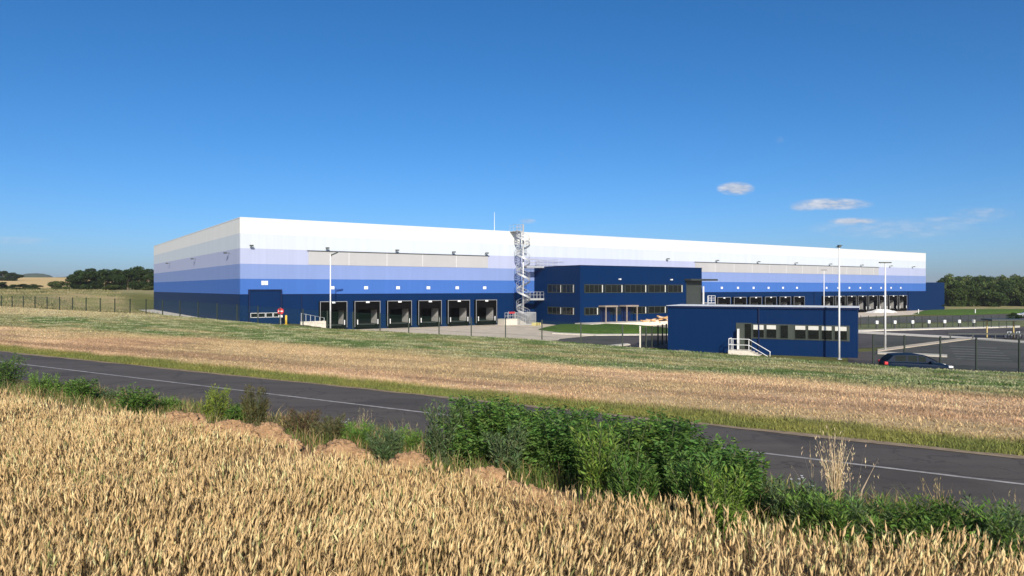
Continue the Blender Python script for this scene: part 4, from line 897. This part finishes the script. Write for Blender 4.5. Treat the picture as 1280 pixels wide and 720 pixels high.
# ------------------------------------------------------------------ ground cover, meadow grass, wheat (too many to count)
n = 170000; P_ = rng.uniform(9.0, 14.9, n); Q_ = rng.uniform(-9, 30, n); k = fbm(P_*.9, Q_*.9, 71); edge = (.25*sst(P_, 9.2, 10)+.75*sst(P_, 10.6, 11.6))*(.25+.75*(1-sst(P_, 13.4, 14.7))); keep = rng.random(n) < edge*sst(k, .25, .6)*(1-.55*sst(Q_, 7, 11)); P_, Q_ = P_[keep], Q_[keep]; n = len(P_)
x = P_*NX+Q_*UX; y = P_*NY+Q_*UY; col = np.where((rng.random(n) < .3+.25*sst(Q_, 7, 11))[:, None], tint(n, (.38, .29, .14), .35), tint(n, (.12, .17, .04), .4)); 
b1 = blades(x, y, height(x, y), .08+.42*rng.random(n)**1.8, np.full(n, .012)+.01*rng.random(n), col, .8)
tag(npmesh('verge_grass', *b1[:2], M_grass, None, b1[2]), kind='stuff')
def meadow(n, p0, p1, q0, q1, hmin, hmax, w_, lean=3.2):
    P_ = rng.uniform(p0, p1, n); Q_ = rng.uniform(q0, q1, n)
    # clump the blades into tufts
    x = P_*NX+Q_*UX; y = P_*NY+Q_*UY; vis = (np.abs(x) < .80*y+3); P_, Q_, x, y = P_[vis], Q_[vis], x[vis], y[vis]; n = len(x)
    c = meadow_colour(x, y)*(.75+.7*rng.random((n, 1)))*(1+.12*rng.normal(size=(n, 1)))
    h = (hmin+(hmax-hmin)*rng.random(n)**1.5)*(.45+1.1*fbm(P_*.5, Q_*.5, 81)); return blades(x, y, height(x, y)-.005, h, np.full(n, w_)*(.6+.8*rng.random(n)), np.clip(c, .01, .8), lean)
a = [meadow(42000, 20.85, 22.6, -8, 70, .06, .19, .02, 1.2), meadow(20000, 20.85, 22.6, 70, 150, .06, .18, .045, 1.2), meadow(120000, 22.4, 34, -8, 60, .03, .11, .03, 1.7), meadow(60000, 22.4, 36, 60, 150, .03, .11, .05, 1.7), meadow(110000, 34, 54, -8, 80, .03, .13, .05, 1.5), meadow(50000, 36, 56, 80, 160, .03, .13, .08, 1.5)]
V, f, c = join(a); tag(npmesh('meadow_grass', V, f, M_grass, None, c), kind='stuff')

n = 110000; P_ = 54+110*rng.random(n)**1.5; Q_ = rng.uniform(78, 300, n); x = P_*NX+Q_*UX; y = P_*NY+Q_*UY
t2 = (x-A.x)*aD.x+(y-A.y)*aD.y; k = (np.abs(x) < .8*y) & (t2 < -3.2); x, y = x[k], y[k]; n = len(x); nn = fbm(x*.12, y*.3, 77); n3 = fbm(x*.6, y*.6, 78)
c = lerp3((.17, .19, .07), (.42, .34, .18), sst(nn, .35, .65))*(.7+.6*rng.random((n, 1))); dkk = sst(n3, .66, .74)[:, None]; c = c*(1-dkk)+np.array((.06, .085, .03))*dkk
b1 = blades(x, y, height(x, y)-.01, (.1+.4*rng.random(n)**2)*(.5+sst(n3, .3, .75)), np.full(n, .09), c, .8); tag(npmesh('rough_grass', *b1[:2], M_grass, None, b1[2]), kind='stuff')

def wheat():
    cell = 1.0/math.sqrt(330); gx, gy = np.meshgrid(np.arange(-17, 15, cell), np.arange(3.6, 21, cell)); x = gx.ravel()+rng.uniform(-.5, .5, gx.size)*cell; y = gy.ravel()+rng.uniform(-.5, .5, gx.size)*cell
    p = NX*x+NY*y; q = UX*x+UY*y
    ed = 9.15-.75*sst(q, 2.5, 5)*(1-sst(q, 13, 16))-.3*sst(q, 13, 16)+.4*(fbm(q*.5, q*0, 91)-.5)*2-.55*np.exp(-((q-1.6)/1.6)**2)-.5*sst(q, 12, 20)
    thin = fbm(x*.5, y*.5, 95); k = (p < ed) & (np.abs(x) < .86*y+2.0) & (rng.random(len(x)) < .42+.62*sst(thin, .3, .55)); x, y, p, q, thin = x[k], y[k], p[k], q[k], thin[k]; n = len(x)
    z0 = height(x, y); hh = .74+.07*rng.normal(size=n).clip(-2.2, 1.6)+.22*(fbm(x*.8, y*.8, 97)-.5)+.16*(fbm(x*2.5, y*2.5, 98)-.5)
    # leaning: gentle gusts shared by neighbours plus own scatter
    la = 9*fbm(x*.35, y*.35, 99)+rng.normal(size=n)*1.3; lm = .03+.11*rng.random(n)+.10*sst(fbm(x*.45, y*.45, 94), .5, .75)
    B = np.stack([x, y, z0], 1); T = B+np.stack([np.cos(la)*lm+.03, np.sin(la)*lm, hh], 1)
    base = lerp3((.52, .365, .17), (.80, .60, .32), np.clip(.5+.9*(fbm(x*.6, y*.6, 103)-.5)+.35*rng.normal(size=n), 0, 1)); gr = rng.random(n) < .05*sst(thin, .3, .6)+.02; base[gr] = np.array((.30, .31, .12))
    base = base*(.80+.50*rng.random((n, 1)))*(.90+.28*fbm(x*.9, y*.9, 107))[:, None]
    parts = []
    # stalk: flat ribbon pair, colour darkened to paint the shade below the ears
    a = rng.random(n)*6.283; s = np.stack([np.cos(a), np.sin(a), 0*a], 1)*.004
    V = np.stack([B-s, B+s, T+s*.7, T-s*.7], 1).reshape(-1, 3); parts.append((V, np.arange(4*n).reshape(n, 4), np.repeat(base*.38, 4, 0)))
    # dry leaves, coloured darker for the shade in the crop's gaps
    for kk in range(2):
        t = .35+.5*rng.random(n); P0 = B+(T-B)*t[:, None]; a = rng.random(n)*6.283; d = np.stack([np.cos(a), np.sin(a), .2+.5*rng.random(n)], 1); lv = leaves(P0, d, .10+.12*rng.random(n), np.full(n, .013), base*.48*(.6+.6*rng.random((n, 1)))); parts.append(lv)
    # ear: 4-sided spindle bending over
    ax = unit(np.stack([np.cos(la)*(.1+.55*rng.random(n)**2)+.06, np.sin(la)*(.1+.55*rng.random(n)**2), np.ones(n)], 1)); L = .075+.06*rng.random(n); a = rng.random(n)*6.283
    r1 = unit(np.cross(ax, np.stack([np.cos(a), np.sin(a), 0*a], 1))); r2 = np.cross(ax, r1)
    rad = (.0100+.0045*rng.random(n)); prof = [(0, .35), (.22, 1.0), (.6, .92), (1.0, .12)]; rings = []
    for (t, k) in prof:
        c_ = T+ax*(L*t)[:, None]-np.stack([0*L, 0*L, .012*(t**2)*np.ones(n)], 1)
        for (i, j) in ((1, 0), (0, 1), (-1, 0), (0, -1)): rings.append(c_+(r1*i+r2*j)*(rad*k)[:, None])
    V = np.stack(rings, 1).reshape(-1, 3); k0 = np.arange(n)*16; fs = []
    for g in range(3):
        for j in range(4): fs.append(np.stack([k0+g*4+j, k0+g*4+(j+1) % 4, k0+g*4+4+(j+1) % 4, k0+g*4+4+j], 1))
    parts.append((V, np.concatenate(fs), np.repeat(base, 16, 0)))
    # short awns
    for kk in range(4):
        t = .25+.7*rng.random(n); P0 = T+ax*(L*t)[:, None]; d = ax+.28*rng.normal(size=(n, 3)); lv = leaves(P0, d, .05+.04*rng.random(n), np.full(n, .0045), base*1.05, 0); parts.append(lv)
    V, f, c = join(parts); o = npmesh('wheat', V, f, M_straw, None, np.clip(c, 0, .85)); tag(o, kind='stuff'); return n
print('wheat stems', wheat())

# ------------------------------------------------------------------ trees
def tree_mesh(h, r, seed, c, nl=6000, ls=.42, trunk=.22, base=.12):
    rs = np.random.default_rng(seed); cl = []; T_ = MB(); T_.tube((0, 0, -.3), (0, 0, h*.45), .28*r/2.5, .16*r/2.5, 7)
    for k in range(15):
        a = rs.random()*6.283; zz = h*(base+.08+.72*rs.random()); prof = math.sqrt(max(.05, 1-((zz/h-.5)/.55)**2)); rr_ = r*prof*(.35+.6*rs.random()); cpt = np.array((rr_*math.cos(a), rr_*math.sin(a), zz)); cl.append((cpt, r*(.34+.26*rs.random()))); T_.tube((0, 0, max(.3, min(h*.42, zz*.7))), tuple(cpt), .09*r/2.5, .03, 5)
    cl.append((np.array((0, 0, h*.82)), r*.42)); P = []
    for (c0, cr) in cl:
        m_ = nl//len(cl); d = unit(rs.normal(size=(m_, 3))); P.append(c0+d*(cr*(.45+.6*rs.random(m_)**.6))[:, None]*np.array((1, 1, .82)))
    P = np.concatenate(P); P = P[P[:, 2] > .05]; n = len(P); D = rs.normal(size=(n, 3)); D[:, 2] -= .3
    L = ls*(.6+.8*rs.random(n)); return T_, leaves(P-unit(D)*(L*.5)[:, None], D, L, L*.75, tint(n, c, .45, .18))
protos = {}
def tree(label, px, Yd, h, r, var, c, group, name='tree', zb=None, cat='tree'):
    x, y = ray(px, Yd); z = hz(x, y) if zb is None else zb
    key = (var, c, name)
    if key not in protos:
        o = thing(name, label, cat, (x, y, z), 0, group); T_, lv = tree_mesh(8, 3.1, 300+var, c, base=-.02 if name == 'shrub' else .02)
        T_.build('trunk', M_bark, o); npmesh('crown', *lv[:2], M_leaf, o, lv[2]); protos[key] = o
    else:
        o = copy_tree(protos[key]); o.location = (x, y, z); o['label'] = label
        if group: o['group'] = group
    o.scale = (r/3.1, r/3.1, h/8.0); o.rotation_euler = (0, 0, random.random()*6.28); return o
TG = (.040, .070, .020); TG2 = (.065, .105, .028); TG3 = (.12, .16, .05)
gl = 'dark trees left of the warehouse'
for k, (px, h, r, lab) in enumerate([(100, 6.2, 3.0, 'leftmost tree of the dark group left of the warehouse'), (114, 7.0, 3.4, 'dark tree second from left in the group by the warehouse'), (128, 6.4, 2.8, 'dark tree in the left middle of the group'), (145, 6.8, 2.8, 'narrow dark tree in the centre of the group'), (160, 6.2, 2.7, 'dark tree right of centre in the group'), (172, 7.4, 3.2, 'tallest dark tree of the group near the warehouse'), (186, 6.9, 3.2, 'dark tree of the group next to the warehouse wall'), (199, 6.2, 3.0, 'dark tree half hidden by the warehouse corner')]):
    tree(lab, px, 232+random.random()*14, h*1.08, r*1.35, k % 3, TG, gl)
for k, (px, Yd, h, r, lab) in enumerate([(5, 430, 6.2, 4.6, 'dark tree on the hilltop field at the left edge'), (16, 425, 5.2, 4.4, 'dark rounded tree on the hilltop field right of its neighbour'), (-5, 432, 6, 4.4, 'dark tree cut by the left picture edge on the hilltop')]): tree(lab, px, Yd, h, r, k % 3, TG, 'trees on the hilltop field')
for k, (px, Yd, h, r, c, lab) in enumerate([(4, 250, 2.8, 2.6, TG, 'dark hedge shrub at the left picture edge beyond the fence'), (17, 252, 1.9, 2.6, TG2, 'low hedge shrub second from the left edge'), (29, 252, 2.1, 2.6, TG, 'low dark hedge shrub left of the lone bush'), (42, 252, 2.0, 2.6, TG2, 'low green hedge shrub beside the dark one'), (70, 240, 3.1, 2.2, TG3, 'rounded light green shrub left of the dark trees'), (77, 240, 3.0, 2.0, TG3, 'light green shrub joined to the rounded one'), (136, 222, 1.8, 2.2, TG3, 'pale low shrub below the dark trees'), (184, 222, 1.6, 2.0, TG3, 'pale low shrub close to the warehouse below the trees')]): tree(lab, px, Yd, h, r, k % 2, c, 'shrubs along the far hedge', 'shrub', cat='shrub')
# the wood on the right
wl_lab = 'green deciduous tree in the dense wood at the right'
k = 0
for row, (Yd, dy) in enumerate(((232, 0), (250, 1.3), (272, 2.2), (300, 3.2))):
    px = 1176+row*3
    while px < 1330:
        k += 1; h = (6.6+2.6*random.random())*(1+.06*row); tree(wl_lab, px+random.uniform(-3, 3), Yd+random.uniform(-6, 6), h, 2.9+1.3*random.random(), k % 4, (TG, TG2, TG3, TG2)[k % 4], 'trees of the wood at the right', zb=YARD-.2+dy*.4); px += random.uniform(8.5, 12.5)
for (px, Yd, h, r, lab) in ((1267, 128, 1.6, 1.1, 'dark round shrub beside the silver car'), (1170, 200, 2.0, 2.6, 'low shrub at the foot of the wood behind the far lawn')): tree(lab, px, Yd, h, r, 1, TG, None, 'shrub', zb=YARD, cat='shrub')
# distant wooded ridge
def ridge(name, px0, px1, Yd, ytop, seed):
    n = 80; V = []; xs = np.linspace(px0, px1, n)
    for i, px in enumerate(xs):
        e = math.sin(math.pi*i/(n-1))**.5; top = 4+(360-(347.6-(347.6-ytop)*e*(.75+.5*float(fbm(np.array([px*.12]), np.array([seed*1.]), seed)[0]))))*Yd/F
        for (dy, k) in ((0, 0), (20, .8), (70, 1), (200, .95), (330, .0)): x, y = ray(px, Yd); V.append((x*(1+dy/Yd), y+dy, (top-6)*k+6*1 if k else 4))
    f = np.array([(i*5+j, (i+1)*5+j, (i+1)*5+j+1, i*5+j+1) for i in range(n-1) for j in range(4)])
    o = npmesh(name, np.array(V), f, mat('ridge_wood', (.03, .05, .025), .95, var=.4, scale=.03, bump=1, bscale=.1), smooth=True); return tag(o, kind='structure')
ridge('hills', 20, 68, 1500, 341.2, 3); ridge('hills', 62, 110, 1900, 345.6, 5)

# ------------------------------------------------------------------ rubble by the office
rb = thing('rubble_pile', 'heap of orange boards and pale rubble in front of the office block', 'rubble', (CX, CY, OB), WA)
m = MB(); m2 = MB(); rs = random.Random(5)
for k in range(90):
    x = rs.uniform(10.6, 21.5); y = -2.6+rs.uniform(-.9, .8); z = -.5+rs.uniform(0, 1.0)*(1 if x > 14 else .4); L = rs.uniform(.5, 1.8); a = rs.uniform(-.4, .4)
    (m if k % 2 else m2).add([(x+(u*L/2)*math.cos(a)-v*.14*math.sin(a), y+(u*L/2)*math.sin(a)+v*.14*math.cos(a), z+w2*.09+u*.1*math.sin(k)) for u in (-1, 1) for v in (-1, 1) for w2 in (-1, 1)], [(0, 1, 3, 2), (4, 6, 7, 5), (0, 4, 5, 1), (2, 3, 7, 6), (0, 2, 6, 4), (1, 5, 7, 3)])
m.build('boards', M_orange, rb); m2.build('stone_debris', mat('rubble_stone', (.55, .45, .36), .9, var=.25, scale=4), rb)
mm = MB(); mm.prism([(10, -.9), (11.5, -.62), (16, -.2), (20.5, .15), (22.3, -.9)], -3.3, -1.9); mm.build('earth_base', M_clod, rb)
sheet('concrete_yard', [tuple(Vector((CX, CY))+aD*a_+iD*b_) for (a_, b_) in ((-1, -.0), (27, 0), (27, -3.6), (-1, -3.6))], OB-.32, M_kerb, .9)
pile = thing('gravel_heap', 'bright white rubble heap in front of the last dock doors', 'heap', (*at(1103, 391, YARD), YARD))
V = []; n, m_ = 30, 7
for i in range(m_+1):
    for j in range(n): a = 6.2832*j/n; k = 1-i/m_; V.append((3.6*k*math.cos(a)*(1+.12*math.sin(5*a)+.08*random.random()), 2.0*k*math.sin(a), .75*(1-k**2)*(1+.2*math.sin(3*a+i))+.10*random.random()))
f = np.array([(i*n+j, i*n+(j+1) % n, (i+1)*n+(j+1) % n, (i+1)*n+j) for i in range(m_) for j in range(n)])
npmesh('heap', np.array(V), f, mat('white_rubble', (.72, .70, .66), .9, var=.15, scale=2, bump=.5), pile)

# ------------------------------------------------------------------ the air
hzm = bpy.data.materials.new('haze'); hzm.use_nodes = True; hn = hzm.node_tree; hn.nodes.remove(hn.nodes['Principled BSDF'])
pv = hn.nodes.new('ShaderNodeVolumePrincipled'); pv.inputs['Color'].default_value = (.90, .94, 1.0, 1); pv.inputs['Density'].default_value = .00013; pv.inputs['Anisotropy'].default_value = .1
hn.links.new(pv.outputs[0], hn.nodes['Material Output'].inputs['Volume'])
tag(MB().box(-4200, 4300, -4200, 4300, -8, 52).build('haze', hzm), kind='stuff')
